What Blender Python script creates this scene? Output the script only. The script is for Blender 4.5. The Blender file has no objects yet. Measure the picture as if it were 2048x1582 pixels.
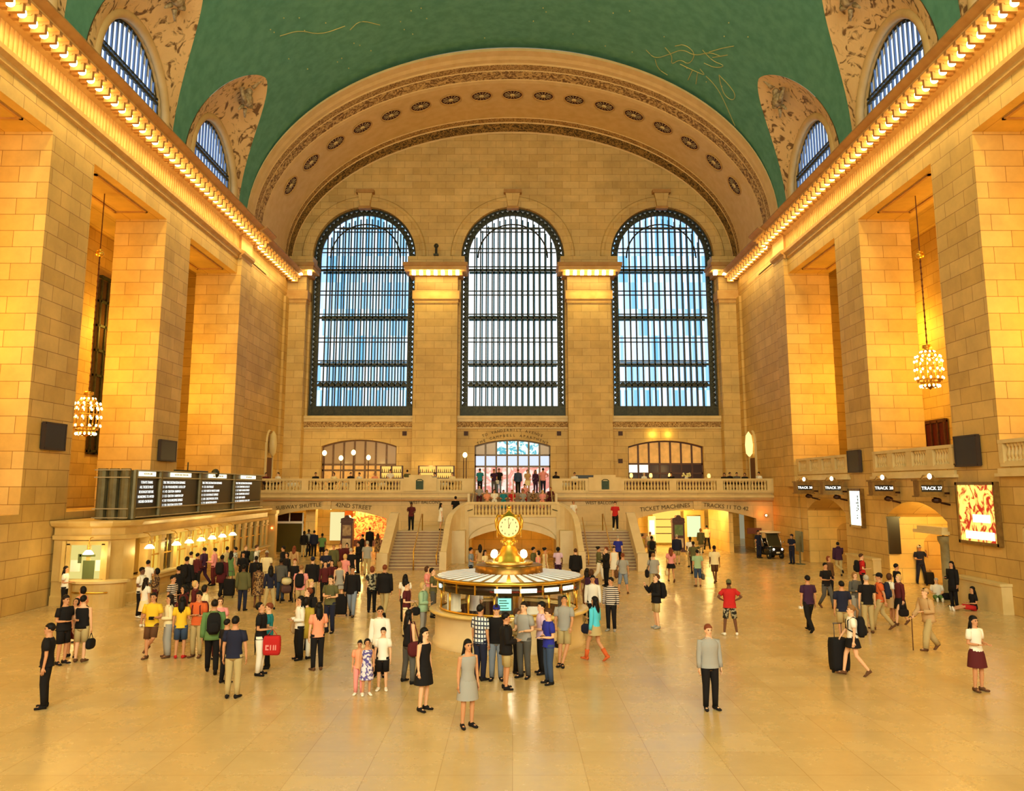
import bpy, math, random
from mathutils import Vector, Matrix
from mathutils.geometry import tessellate_polygon
R=random.Random(7)
SC=bpy.context.scene; COL=SC.collection
PI=math.pi; sin=math.sin; cos=math.cos
# ---- camera model: eye 4.65 m above the floor, looking along +Y, pitched up
FPX=1660.; CX=1025.; CY=712.; HE=4.65
TH=math.atan((972-CY)/FPX); sT,cT=sin(TH),cos(TH)
def ray(x,y):
    a=(x-CX)/FPX; b=(CY-y)/FPX
    return a, cT-b*sT, sT+b*cT
def atY(x,y,Y):
    r=ray(x,y); k=Y/r[1]; return Vector((r[0]*k,Y,r[2]*k+HE))
def atX(x,y,X):
    r=ray(x,y); k=X/r[0]; return Vector((X,r[1]*k,r[2]*k+HE))
def atZ(x,y,Z=0.):
    r=ray(x,y); k=(Z-HE)/r[2]; return Vector((r[0]*k,r[1]*k,Z))
def zy(y,Y): return atY(CX,y,Y).z
def xw(x,Y,y=900): return atY(x,y,Y).x
# ---- mesh builder
class MB:
    def __init__(s): s.v=[]; s.f=[]; s.m=[]
    def add(s,vs,fs,m=0):
        o=len(s.v); s.v+=[tuple(v) for v in vs]; s.f+=[tuple(i+o for i in f) for f in fs]; s.m+=[m]*len(fs)
    def box(s,x0,x1,y0,y1,z0,z1,m=0):
        v=[(x,y,z) for z in (z0,z1) for y in (y0,y1) for x in (x0,x1)]
        s.add(v,[(0,2,3,1),(4,5,7,6),(0,1,5,4),(2,6,7,3),(0,4,6,2),(1,3,7,5)],m)
    def quad(s,a,b,c,d,m=0): s.add([a,b,c,d],[(0,1,2,3)],m)
    def grid(s,rows,m=0,cu=False,cap=False):
        n=len(rows[0]); v=[p for r in rows for p in r]; f=[]
        for i in range(len(rows)-1):
            for j in range(n if cu else n-1):
                k=(j+1)%n; f.append((i*n+j,i*n+k,(i+1)*n+k,(i+1)*n+j))
        if cap: f.append(tuple(range(n))[::-1]); f.append(tuple((len(rows)-1)*n+j for j in range(n)))
        s.add(v,f,m)
    def lathe(s,prof,n=12,c=(0,0,0),m=0,a0=0,a1=2*PI):
        full=abs(a1-a0-2*PI)<1e-6; k=n if full else n+1
        rows=[[(c[0]+r*cos(a0+(a1-a0)*j/n),c[1]+r*sin(a0+(a1-a0)*j/n),c[2]+z) for j in range(k)] for r,z in prof]
        s.grid(rows,m,full)
    def tube(s,pts,rs,n=8,m=0,up=None,cap=True):
        # rs: float or list of float / (ra,rb); up gives the direction of ra
        P=[Vector(p) for p in pts]; rows=[]
        for i,p in enumerate(P):
            t=(P[min(i+1,len(P)-1)]-P[max(i-1,0)])
            if t.length<1e-6: t=Vector((0,0,1))
            t.normalize()
            u=Vector(up) if up else (Vector((1,0,0)) if abs(t.x)<.8 else Vector((0,1,0)))
            a=(u-t*u.dot(t)); 
            if a.length<1e-5: a=t.orthogonal()
            a.normalize(); b=t.cross(a)
            r=rs[i] if isinstance(rs,(list,tuple)) else rs
            ra,rb=r if isinstance(r,(list,tuple)) else (r,r)
            rows.append([p+a*(ra*cos(2*PI*j/n))+b*(rb*sin(2*PI*j/n)) for j in range(n)])
        s.grid(rows,m,True,cap)
    def ball(s,c,r,nu=8,nv=6,m=0,rot=None):
        r=r if isinstance(r,(tuple,list)) else (r,r,r); rows=[]
        for i in range(nv+1):
            th=PI*(.02+.96*i/nv); row=[]
            for j in range(nu):
                p=Vector((r[0]*sin(th)*cos(2*PI*j/nu),r[1]*sin(th)*sin(2*PI*j/nu),-r[2]*cos(th)))
                if rot: p=rot@p
                row.append(p+Vector(c))
            rows.append(row)
        s.grid(rows,m,True,True)
    def plate(s,outer,holes,fn,th=None,m=0,mr=None):
        # planar outline with holes; fn(u,v,d) -> point, d runs into the wall; reveals of depth th
        loops=[outer]+holes
        tris=tessellate_polygon([[Vector((u,v,0)) for u,v in l] for l in loops])
        flat=[p for l in loops for p in l]
        s.add([fn(u,v,0) for u,v in flat],[tuple(t) for t in tris],m)
        if th:
            for l in holes:
                n=len(l); s.grid([[fn(u,v,0) for u,v in l],[fn(u,v,th) for u,v in l]],m if mr is None else mr,True)
    def build(s,name,mats,parent=None,smooth=False,loc=None,ang=None):
        me=bpy.data.meshes.new(name); me.from_pydata(s.v,[],s.f)
        for q in (mats if isinstance(mats,(list,tuple)) else [mats]): me.materials.append(q)
        me.polygons.foreach_set('material_index',s.m)
        if smooth: me.polygons.foreach_set('use_smooth',[True]*len(s.f))
        me.update(); me.validate()
        o=bpy.data.objects.new(name,me); COL.objects.link(o)
        if parent: o.parent=parent
        if loc is not None: o.location=loc
        return o
def tag(o,label=None,cat=None,group=None,kind=None):
    if label: o['label']=label
    if cat: o['category']=cat
    if group: o['group']=group
    if kind: o['kind']=kind
    return o
def empty(name,loc=(0,0,0),rz=0,label=None,cat=None,group=None):
    o=bpy.data.objects.new(name,None); COL.objects.link(o); o.location=loc; o.rotation_euler=(0,0,rz); o.empty_display_size=.1
    return tag(o,label,cat,group)
def copytree(o,parent=None):
    c=o.copy(); COL.objects.link(c)
    if parent: c.parent=parent
    for ch in list(o.children): copytree(ch,c)
    return c
def inst(src,parent,loc=None,rz=None):
    c=src.copy(); COL.objects.link(c); c.parent=parent
    if loc is not None: c.location=loc
    if rz is not None: c.rotation_euler=(0,0,rz)
    return c
def struct(o): o['kind']='structure'; return o
# ---- materials
def L(c): return c/12.92 if c<=.04045 else ((c+.055)/1.055)**2.4
def S(r,g=None,b=None):
    if g is None: r,g,b=r
    return (L(r/255),L(g/255),L(b/255),1)
MC={}
def mat(name,col,rough=.6,metal=0.,emit=0.,spec=.5,ecol=None):
    if name in MC: return MC[name]
    m=bpy.data.materials.new(name); m.use_nodes=True; b=m.node_tree.nodes['Principled BSDF']
    b.inputs['Base Color'].default_value=S(col); b.inputs['Roughness'].default_value=rough; b.inputs['Metallic'].default_value=metal
    b.inputs['Specular IOR Level'].default_value=spec
    if emit: b.inputs['Emission Color'].default_value=S(ecol or col); b.inputs['Emission Strength'].default_value=emit
    MC[name]=m; return m
def nd(nt,t,**k):
    n=nt.nodes.new(t)
    for a,v in k.items():
        if a.startswith('i_'):
            q=a[2:]; n.inputs[int(q) if q.isdigit() else q.replace('_',' ')].default_value=v
        else: setattr(n,a,v)
    return n
def stone(name,c1,c2,bw=1.7,bh=.78,mort=.012,mcol=None,rough=.62,uvmode='wall',noise=.5,bump=.15):
    if name in MC: return MC[name]
    m=bpy.data.materials.new(name); m.use_nodes=True; nt=m.node_tree; b=nt.nodes['Principled BSDF']; lk=nt.links.new
    tc=nd(nt,'ShaderNodeTexCoord'); sp=nd(nt,'ShaderNodeSeparateXYZ'); lk(tc.outputs['Object'],sp.inputs[0])
    if uvmode=='wall':
        sn=nd(nt,'ShaderNodeSeparateXYZ'); lk(tc.outputs['Normal'],sn.inputs[0])
        ab=nd(nt,'ShaderNodeMath',operation='ABSOLUTE'); lk(sn.outputs[0],ab.inputs[0])
        gt=nd(nt,'ShaderNodeMath',operation='GREATER_THAN',i_1=.6); lk(ab.outputs[0],gt.inputs[0])
        mx=nd(nt,'ShaderNodeMix'); lk(gt.outputs[0],mx.inputs[0]); lk(sp.outputs[0],mx.inputs[2]); lk(sp.outputs[1],mx.inputs[3])
        cb=nd(nt,'ShaderNodeCombineXYZ'); lk(mx.outputs[0],cb.inputs[0]); lk(sp.outputs[2],cb.inputs[1])
    else:
        cb=nd(nt,'ShaderNodeCombineXYZ'); lk(sp.outputs[0],cb.inputs[0]); lk(sp.outputs[1],cb.inputs[1])
    br=nd(nt,'ShaderNodeTexBrick',i_Scale=1.,i_Mortar_Size=mort,i_Mortar_Smooth=.3,i_Bias=0.,i_Brick_Width=bw,i_Row_Height=bh)
    br.inputs['Color1'].default_value=S(c1); br.inputs['Color2'].default_value=S(c2); br.inputs['Mortar'].default_value=S(mcol or [q*.72 for q in c1])
    lk(cb.outputs[0],br.inputs[0])
    no=nd(nt,'ShaderNodeTexNoise',i_Scale=noise,i_Detail=6.,i_Roughness=.65); lk(tc.outputs['Object'],no.inputs[0])
    hs=nd(nt,'ShaderNodeHueSaturation'); lk(br.outputs[0],hs.inputs['Color'])
    mr=nd(nt,'ShaderNodeMapRange',i_1=.3,i_2=.7,i_3=.8,i_4=1.16); lk(no.outputs[0],mr.inputs[0]); lk(mr.outputs[0],hs.inputs['Value'])
    lk(hs.outputs[0],b.inputs['Base Color']); b.inputs['Roughness'].default_value=rough
    if bump:
        bp=nd(nt,'ShaderNodeBump',i_Strength=bump,i_Distance=.03); iv=nd(nt,'ShaderNodeMath',operation='SUBTRACT',i_0=1.); lk(br.outputs['Fac'],iv.inputs[1])
        lk(iv.outputs[0],bp.inputs['Height']); lk(bp.outputs[0],b.inputs['Normal'])
    MC[name]=m; return m
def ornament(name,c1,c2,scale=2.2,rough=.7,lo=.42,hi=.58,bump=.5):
    # carved relief: curling noise between two tones, darker in the hollows
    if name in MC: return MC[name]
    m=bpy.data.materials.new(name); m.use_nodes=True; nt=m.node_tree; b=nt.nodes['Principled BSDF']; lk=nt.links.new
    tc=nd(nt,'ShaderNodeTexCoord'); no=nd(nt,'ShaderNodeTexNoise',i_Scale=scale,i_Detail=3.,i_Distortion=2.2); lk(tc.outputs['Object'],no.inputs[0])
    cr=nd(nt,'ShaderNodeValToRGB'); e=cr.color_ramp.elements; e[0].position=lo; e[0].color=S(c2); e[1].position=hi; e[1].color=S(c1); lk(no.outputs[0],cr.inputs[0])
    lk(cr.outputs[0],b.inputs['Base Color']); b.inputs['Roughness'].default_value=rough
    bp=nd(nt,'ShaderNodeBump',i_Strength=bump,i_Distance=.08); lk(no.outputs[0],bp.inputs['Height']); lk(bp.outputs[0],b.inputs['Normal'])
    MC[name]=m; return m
def noisy(name,c1,c2,scale=4.,rough=.7,metal=0.,detail=4.):
    if name in MC: return MC[name]
    m=bpy.data.materials.new(name); m.use_nodes=True; nt=m.node_tree; b=nt.nodes['Principled BSDF']; lk=nt.links.new
    tc=nd(nt,'ShaderNodeTexCoord'); no=nd(nt,'ShaderNodeTexNoise',i_Scale=scale,i_Detail=detail); lk(tc.outputs['Object'],no.inputs[0])
    cr=nd(nt,'ShaderNodeValToRGB'); e=cr.color_ramp.elements; e[0].position=.35; e[0].color=S(c1); e[1].position=.65; e[1].color=S(c2); lk(no.outputs[0],cr.inputs[0])
    lk(cr.outputs[0],b.inputs['Base Color']); b.inputs['Roughness'].default_value=rough; b.inputs['Metallic'].default_value=metal
    MC[name]=m; return m
def glow(name,col,st): 
    if name in MC: return MC[name]
    m=bpy.data.materials.new(name); m.use_nodes=True; nt=m.node_tree; nt.nodes.remove(nt.nodes['Principled BSDF'])
    e=nd(nt,'ShaderNodeEmission'); e.inputs[0].default_value=S(col); e.inputs[1].default_value=st; nt.links.new(e.outputs[0],nt.nodes['Material Output'].inputs[0])
    m.cycles.emission_sampling='NONE' if st<0 else 'AUTO'
    MC[name]=m; return m
def text(s,size,m,loc,rot,parent=None,name='lettering',ext=.012,align='CENTER',sx=1.):
    cu=bpy.data.curves.new(name,'FONT'); cu.body=s; cu.size=size; cu.extrude=ext; cu.align_x=align; cu.align_y='CENTER'; cu.resolution_u=2
    t=bpy.data.objects.new(name,cu); COL.objects.link(t)
    dg=bpy.context.evaluated_depsgraph_get(); me=bpy.data.meshes.new_from_object(t.evaluated_get(dg)); bpy.data.objects.remove(t); bpy.data.curves.remove(cu)
    me.materials.clear(); me.materials.append(m); me.name=name
    o=bpy.data.objects.new(name,me); COL.objects.link(o); o.location=loc; o.rotation_euler=rot; o.scale=(sx,1,1)
    if parent: o.parent=parent
    return o
def light(kind,loc,energy,col,size=1.,sy=None,rot=(0,0,0),spread=None,name='lamp_light'):
    l=bpy.data.lights.new(name,kind); l.energy=energy; l.color=col
    if kind=='AREA':
        l.size=size
        if sy: l.shape='RECTANGLE'; l.size_y=sy
        if spread: l.spread=spread
    else: l.shadow_soft_size=size
    o=bpy.data.objects.new(name,l); COL.objects.link(o); o.location=loc; o.rotation_euler=rot; return o
# ---- shared materials
STONE=stone('caen_stone',(212,174,104),(197,157,84),bw=1.5,bh=.66,mort=.014,mcol=(140,98,44))
STONEW=stone('west_stone',(216,182,116),(203,166,98),bw=1.4,bh=.6,mort=.012,mcol=(156,112,58))
STONEB=stone('balcony_marble',(214,184,126),(206,174,114),bw=2.6,bh=1.1,mort=.008,rough=.4,bump=.05)
PLAIN=noisy('plain_stone',(208,170,110),(218,182,124),1.2,.6)
PALE=noisy('pale_marble',(222,196,140),(212,184,126),1.5,.45)
MOULD=noisy('moulding_stone',(198,152,84),(208,166,100),2.,.6)
BROWN=noisy('cornice_brown_stone',(172,124,66),(184,138,78),2.,.65)
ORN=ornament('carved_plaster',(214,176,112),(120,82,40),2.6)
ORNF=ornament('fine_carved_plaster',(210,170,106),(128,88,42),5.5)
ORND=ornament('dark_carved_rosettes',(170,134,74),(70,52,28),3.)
WEB=ornament('lunette_arabesque_plaster',(230,192,136),(122,88,52),1.15,lo=.36,hi=.46,bump=.6)
GREEN=noisy('green_vault_paint',(82,146,124),(98,160,138),1.6,.8)
GOLD=mat('gold_leaf_line',(196,196,130),.5,.2)
IRON=noisy('dark_bronze',(46,48,40),(66,64,50),6.,.5,.5)
STEEL=mat('blue_grey_steel',(52,84,110),.5,.3)
BRASS=mat('polished_brass',(226,180,76),.36,1.)
BLACK=mat('black_panel',(22,18,16),.4)
BULB=glow('bulb_glow',(255,226,150),14.)
WHITE=mat('white_enamel',(235,230,220),.5)
WOOD=noisy('dark_mahogany',(86,40,24),(64,28,18),6.,.4)
# ================= the hall =================
W=18.3; D=66.8; Y0=-14.
def ell(a,b,t,Z=23.): return a*cos(t),Z+b*sin(t)
# floor
FL=bpy.data.materials.new('marble_floor'); FL.use_nodes=True
def _floor():
    nt=FL.node_tree; b=nt.nodes['Principled BSDF']; lk=nt.links.new
    tc=nd(nt,'ShaderNodeTexCoord'); br=nd(nt,'ShaderNodeTexBrick',offset=.0,i_Scale=1.,i_Mortar_Size=.006,i_Brick_Width=1.2,i_Row_Height=1.2)
    br.inputs['Color1'].default_value=S(208,178,126); br.inputs['Color2'].default_value=S(200,168,114); br.inputs['Mortar'].default_value=S(176,140,84)
    lk(tc.outputs['Object'],br.inputs[0])
    no=nd(nt,'ShaderNodeTexNoise',i_Scale=.8,i_Detail=7.,i_Roughness=.7); lk(tc.outputs['Object'],no.inputs[0])
    hs=nd(nt,'ShaderNodeHueSaturation'); mr=nd(nt,'ShaderNodeMapRange',i_1=.3,i_2=.7,i_3=.92,i_4=1.07); lk(no.outputs[0],mr.inputs[0]); lk(mr.outputs[0],hs.inputs['Value']); lk(br.outputs[0],hs.inputs['Color'])
    lk(hs.outputs[0],b.inputs['Base Color'])
    m2=nd(nt,'ShaderNodeMapRange',i_1=.3,i_2=.7,i_3=.2,i_4=.32); lk(no.outputs[0],m2.inputs[0]); lk(m2.outputs[0],b.inputs['Roughness'])
_floor()
m=MB(); m.box(-26,26,Y0,76,-.3,0); struct(m.build('floor',FL))
# bays of the long walls
OPEN=[(45.6,53.6),(34.6,42.3),(23.5,31.3),(12.4,20.2),(1.3,9.1)]
ZO=18.6
def arc(c,r,z,n=24,a0=0,a1=PI): return [(c+r*cos(a0+(a1-a0)*i/n),z+r*sin(a0+(a1-a0)*i/n)) for i in range(n+1)]
def seg(u0,u1,zb,zs,za,n=12):
    # opening with a segmental arch on top, from the bottom left round
    c=(u0+u1)/2; h=(u1-u0)/2; k=za-zs; r=(h*h+k*k)/(2*k); a=math.asin(h/r)
    return [(u0,zb)]+[(c+r*sin(-a+2*a*i/n),za-r+r*cos(-a+2*a*i/n)) for i in range(n+1)]+[(u1,zb)]
GATES=[(46.4,52.4),(35.6,41.4),(24.4,30.4)]   # track gates in the right wall
for side,nm in ((1,'right'),(-1,'left')):
    fn=lambda u,v,d,s=side:(s*(W+d),u,v)
    holes=[[(a,z0),(a,ZO),(b,ZO),(b,z0)] for a,b in OPEN for z0 in [5.36 if side>0 else 3.6]]
    if side>0: holes+=[seg(a,b,-.1,3.15,3.95) for a,b in GATES]
    m=MB(); m.plate([(Y0,-.2),(D,-.2),(D,22.2),(Y0,22.2)],holes,fn,2.7,0)
    for a,b in OPEN:   # groove frame in each soffit and inner cornice line
        for (x0,x1,ya,yb) in ((W+.5,W+2.2,a+1.2,a+1.32),(W+.5,W+2.2,b-1.32,b-1.2),(W+.5,W+.62,a+1.2,b-1.2),(W+2.08,W+2.2,a+1.2,b-1.2)):
            m.box(side*x0,side*x1,ya,yb,ZO-.07,ZO+.01,1)
    struct(m.build('wall_'+nm,[STONE,BROWN]))
    # aisle beyond the openings: back wall, floor, ceiling
    m=MB(); m.box(side*25,side*25.3,Y0,60,3.2,22); m.box(side*(W+2.65),side*25.2,59.7,60,3.2,22); m.box(side*(W+.0),side*25.2,Y0,60,19.9,20.2)
    struct(m.build('wall_aisle_'+nm,STONE))
    m=MB(); m.box(side*(W+.02),side*25.2,Y0,60,4.3 if side>0 else 3.0,5.36 if side>0 else 3.5); struct(m.build('floor_aisle_'+nm,noisy('aisle_floor_shade_brown',(120,84,44),(104,70,36),2,.6)))  # brown floor colour paints in the dark shadow between the bay balusters
    # far corner pilaster strips
    m=MB(); m.box(side*(W-.28),side*(W-.002),53.6,55.6,4.6,19.7); m.box(side*(W+.1),side*(W-.18),64.9,D,4.15,19.7); m.box(side*(W-.12),side*(W-.002),53.6,54.0,0,4.6)
    struct(m.build('trim_pilaster_'+nm,STONE))
    # entablature
    prof=[(0,19.55),(.12,19.62),(.12,19.8),(.3,19.92),(.34,20.08),(.1,20.2),(.1,21.12),(.3,21.25),(.38,21.36),(1.42,21.4),(1.42,21.5),(1.52,21.54),(1.74,21.68),(1.74,21.76),(-.5,21.92)]
    pm=[1,1,1,1,1,0,0,1,1,1,2,2,2,2]
    m=MB()
    def run(ya,yb,off):
        for i in range(len(prof)-1):
            (d0,z0),(d1,z1)=prof[i],prof[i+1]; q=lambda d:side*(W-d+off)
            m.quad((q(d0),ya,z0),(q(d1),ya,z1),(q(d1),yb,z1),(q(d0),yb,z0),pm[i])
        for yy in (ya,yb): m.add([(side*(W-d+off),yy,z) for d,z in prof],[tuple(range(len(prof)))],2)
    run(Y0,53.4,0); run(53.4,55.7,-.18); run(55.7,D,.3)
    nb=int((65.2-19.5)/.69); ys=[19.5+.69*i for i in range(nb+1)]
    for y in ys:   # carved brackets between the lamps
        o=0 if y<55.6 else .3
        for k in range(4):
            a=.42+.25*k; m.box(side*(W-a+o),side*(W-a-.25+o),y+.24,y+.44,21.12+.05*k,21.42,2)
        m.box(side*(W-1.26+o),side*(W-.72+o),y+.26,y+.42,20.96,21.4,2)
    for i in range(int(66/.4)): # fluting of the frieze
        y=20+.4*i*.7
        if y<65: m.box(side*(W-.14+(0 if y<55.6 else .3)),side*(W-.05+(0 if y<55.6 else .3)),y,y+.1,20.24,21.1,0)
    co=tag(struct(m.build('trim_cornice_'+nm,[MOULD,MOULD,BROWN])))
    bm=MB(); bm.ball((0,0,0),(.17,.13,.17),8,6); bl=None
    for y in ys:
        p=(side*(W-.98+(0 if y<55.6 else .3)),y,21.14)
        if bl is None: bl=bm.build('bulb',BULB,co,True,p)
        else: inst(bl,co,p)
# vault with the lunettes cut out of it
AV,BV=18.6,13.3; LC=[49.3,38.2,27.1,16.0,4.9]; TT=.57; W0=4.65
def wl(t): 
    q=max(0,1-(max(t,0)/TT)**2.1); return W0*q**.62
m=MB(); NT=22
for side in (1,-1):
    def vp(t,y):
        if t<0: return (side*AV,y,23+t*2)
        x,z=ell(AV,BV,t); return (side*x,y,z)
    ts=[-.55]+[TT*(1-(1-i/NT)**1.8) for i in range(NT+1)]
    edges=[56.4]+LC+[Y0]
    for k in range(len(LC)+1):
        rows=[]
        for t in ts:
            hi=edges[0] if k==0 else LC[k-1]-wl(t); lo=Y0 if k==len(LC) else LC[k]+wl(t)
            rows.append([vp(t,hi+(lo-hi)*j/4) for j in range(5)])
        m.grid(rows)
    t2=[TT+(PI/2-TT)*i/40 for i in range(41)]
    m.grid([[vp(t,y) for y in (56.4,50,40,30,20,10,0,Y0)] for t in t2])
    b=MB(); wn=MB()
CE=struct(m.build('ceiling',GREEN,None,True))
for side,nm in ((1,'right'),(-1,'left')):
    m=MB()
    for c in LC:
        rows=[]; n=28
        for k in range(7):
            f=k/6; row=[]
            for i in range(n+1):
                ph=PI*i/n; t=TT*sin(ph)**.9 if sin(ph)>0 else 0
                w=Vector((side*18.5,c-3.95*cos(ph),23.5+3.95*sin(ph)))
                x,z=ell(AV,BV,t); v=Vector((side*(x-.04),c-wl(t)*(1 if cos(ph)>0 else -1),z))
                p=w.lerp(v,f); p.z+=.35*sin(f*PI)*sin(ph); row.append(p)
            rows.append(row)
        m.grid(rows)
        for s in (-1,1):   # springing strips below the arch
            m.quad((side*18.5,c+s*3.95,22.1),(side*18.5,c+s*3.95,23.5),(side*18.56,c+s*W0,23),(side*18.56,c+s*W0,22.1))
    wb=struct(m.build('trim_lunette_web_'+nm,WEB,None,True))
    for c in LC[:3]:
        q=MB(); bx,bz=side*16.75,28.75
        q.ball((bx,c,bz),(.35,.5,.42),10,8); q.ball((bx-side*.1,c,bz+.5),(.22,.26,.28),8,6)
        for s in (-1,1):
            q.tube([(bx,c+s*.3,bz-.3),(bx,c+s*.8,bz-.1),(bx+side*.1,c+s*.95,bz+.3),(bx,c+s*.7,bz+.45)],[.14,.13,.1,.05],6)
            q.tube([(bx+side*.2,c+s*.2,bz-.5),(bx+side*.3,c+s*.6,bz-.9)],[.14,.06],6)
        q.tube([(bx-side*.3,c,bz+.8),(bx-side*1.0,c,bz+1.5)],[.16,.05],6); q.build('cartouche',noisy('grey_carved_stone',(190,168,128),(140,116,80),6,.8),wb,True)
    fn=lambda u,v,d,s=side:(s*(18.72+d),u,v)
    m=MB(); m.plate([(Y0,21.9),(57,21.9),(57,28.4),(Y0,28.4)],[[(c-3.6,21.95)]+arc(c,3.6,23.5,20)[::-1]+[(c+3.6,21.95)] for c in LC],fn,.8)
    struct(m.build('wall_clerestory_'+nm,PLAIN))
    for k,c in enumerate(LC[:4]):
        wd=empty('window_%d'%(4+k+(0 if side<0 else 4)),(side*18.9,c,22.)); struct(wd)
        # rolled arch moulding
        m=MB(); pts=[(-side*.3,-3.78*cos(PI*i/24),1.5+3.78*sin(PI*i/24)) for i in range(25)]
        pts=[(-side*.3,-3.78,-.1)]+pts+[(-side*.3,3.78,-.1)]
        m.tube(pts,.25,8); m.build('arch_moulding',PLAIN,wd,True)
        m=MB()
        for i in range(24):
            a,b2=PI*i/24,PI*(i+1)/24
            f=lambda r,a:(0,-r*cos(a),1.5+r*sin(a))
            m.quad(f(3.65,a),f(3.65,b2),f(3.4,b2),f(3.4,a))
        m.box(-.06,.06,-3.65,-3.4,-.05,1.5); m.box(-.06,.06,3.4,3.65,-.05,1.5); m.box(-.07,.07,-3.3,3.3,2.6,2.76); m.box(-.07,.07,-3.3,3.3,2.9,2.98)
        m.build('iron_frame',IRON,wd)
        m=MB()
        for i in range(-7,8):
            y=i*.46; h=1.5+math.sqrt(max(0,3.5**2-y*y)); m.box(-.05,.05,y-.045,y+.045,-.05,h)
        m.build('mullions',mat('pale_blue_steel',(96,124,172),.5,.2),wd)
        m=MB(); m.add([(side*.3,u,v) for u,v in [(-3.65,-.05)]+[(-3.65*cos(PI*i/20),1.5+3.65*sin(PI*i/20)) for i in range(21)]+[(3.65,-.05)]],[tuple(range(23))])
        m.build('panes','PANE' and bpy.data.materials.get('daylit_glass') or glow('daylit_glass',(214,232,255),1.5),wd)
# gold line drawing and stars on the vault
def vpt(px,py,lift=.03):
    # the point of the vault seen along a sight line
    r=ray(px,py); lo,hi=5.,90.
    for _ in range(50):
        k=(lo+hi)/2; x,z=r[0]*k,r[2]*k+HE-23
        if (x/(AV-lift))**2+(z/(BV-lift))**2>1: hi=k
        else: lo=k
    return Vector((r[0]*lo,r[1]*lo,r[2]*lo+HE))
LINES=[[(1292,100),(1310,118),(1340,108),(1365,98),(1390,112),(1418,104),(1440,112)],[(1330,95),(1345,112),(1342,130),(1360,118),(1378,130),(1392,108),(1370,88),(1350,92)],[(1405,100),(1425,122),(1452,132),(1430,136),(1408,126)],
[(1360,128),(1385,140),(1412,152),(1400,138)],[(1412,152),(1430,170),(1446,196),(1470,252)],[(1438,150),(1458,170),(1472,190),(1466,202),(1450,192),(1442,172),(1438,150)],[(1310,118),(1316,138),(1335,150)],[(1385,140),(1376,160)],[(1395,146),(1392,168)],[(1418,104),(1445,96),(1468,92)],[(1425,115),(1455,110)],[(560,72),(600,60),(640,70),(690,52)],[(700,60),(720,40),(760,50)]]
m=MB()
def soft(l):
    for _ in range(2):
        q=[l[0]]
        for a,b in zip(l,l[1:]): q+=[(a[0]*.75+b[0]*.25,a[1]*.75+b[1]*.25),(a[0]*.25+b[0]*.75,a[1]*.25+b[1]*.75)]
        l=q+[l[-1]]
    return l
for l in LINES: m.tube([vpt(*p) for p in soft(l)],.03,4)
m.build('gold_line_drawing',GOLD,CE)
m=MB()
for i in range(90):
    px,py=R.uniform(380,1680),R.uniform(10,230); p=vpt(px,py)
    if p.y<55.5 and abs(p.x)<14.5: m.ball(p,.05,5,3)
m.build('gold_stars',GOLD,CE)
# great west arch: archivolt, coffered soffit, inner band
SA,SB=18.4,11.9; NTH=56
def strip(prof,mats_i,name,mats,parent=None,smooth=True):
    m=MB()
    for k in range(len(prof)-1):
        rows=[]
        for (y,dr) in (prof[k],prof[k+1]):
            row=[]
            for i in range(NTH+1):
                t=PI*i/NTH; x,z=ell(SA+dr*.2,SB+dr,t); row.append((x,y,z))
            rows.append([(rows and 0,)] and row)
        m.grid(rows,mats_i[k])
    return m.build(name,mats,parent,smooth)
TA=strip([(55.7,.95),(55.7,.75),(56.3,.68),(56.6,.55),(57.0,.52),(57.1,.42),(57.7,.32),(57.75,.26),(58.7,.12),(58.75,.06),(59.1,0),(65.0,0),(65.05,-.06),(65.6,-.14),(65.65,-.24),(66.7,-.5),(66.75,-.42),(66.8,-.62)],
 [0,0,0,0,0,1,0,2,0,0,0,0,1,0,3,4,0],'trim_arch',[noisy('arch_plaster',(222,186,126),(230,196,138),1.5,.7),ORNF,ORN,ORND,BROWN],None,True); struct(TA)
m=MB(); m.box(-18.8,18.8,55.9,56.4,22,23); 
# medallions on the soffit
md=MB()
md.lathe([(.78,0),(.84,.08),(.78,.1),(.74,.03)],24,m=0); md.lathe([(.74,.03),(.2,.05)],24,m=1); md.lathe([(.22,.0),(.18,.12),(.05,.14)],12,m=2)
for i in range(14):
    a=2*PI*i/14; md.tube([(.22*cos(a),.22*sin(a),.06),(.62*cos(a),.62*sin(a),.05)],[.012,.03],4,m=2)
DK=mat('dark_rosette_ground',(74,34,26),.85); m0=None
for i in range(17):
    # equal steps of arc length along the soffit
    pass
def arclen():
    n=2000; acc=[0]; 
    for i in range(n):
        t0,t1=PI*i/n,PI*(i+1)/n; p,q=ell(SA,SB,t0),ell(SA,SB,t1); acc.append(acc[-1]+math.hypot(p[0]-q[0],p[1]-q[1]))
    return acc
AC=arclen()
for i in range(-8,9):
    target=AC[1000]+i*2.42; k=min(range(2001),key=lambda j:abs(AC[j]-target)); t=PI*k/2000
    x,z=ell(SA-.02,SB-.02,t); nrm=Vector((-cos(t)/SA,0,-sin(t)/SB)).normalized()
    q=Matrix.Identity(3); zx=nrm; yx=Vector((0,1,0)); xx=yx.cross(zx); q=Matrix((xx,yx,zx)).transposed()
    if m0 is None: m0=md.build('medallion',[MOULD,DK,PALE],TA,True); o=m0
    else: o=inst(m0,TA)
    o.matrix_local=Matrix.Translation((x,60.9,z))@q.to_4x4()
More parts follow.
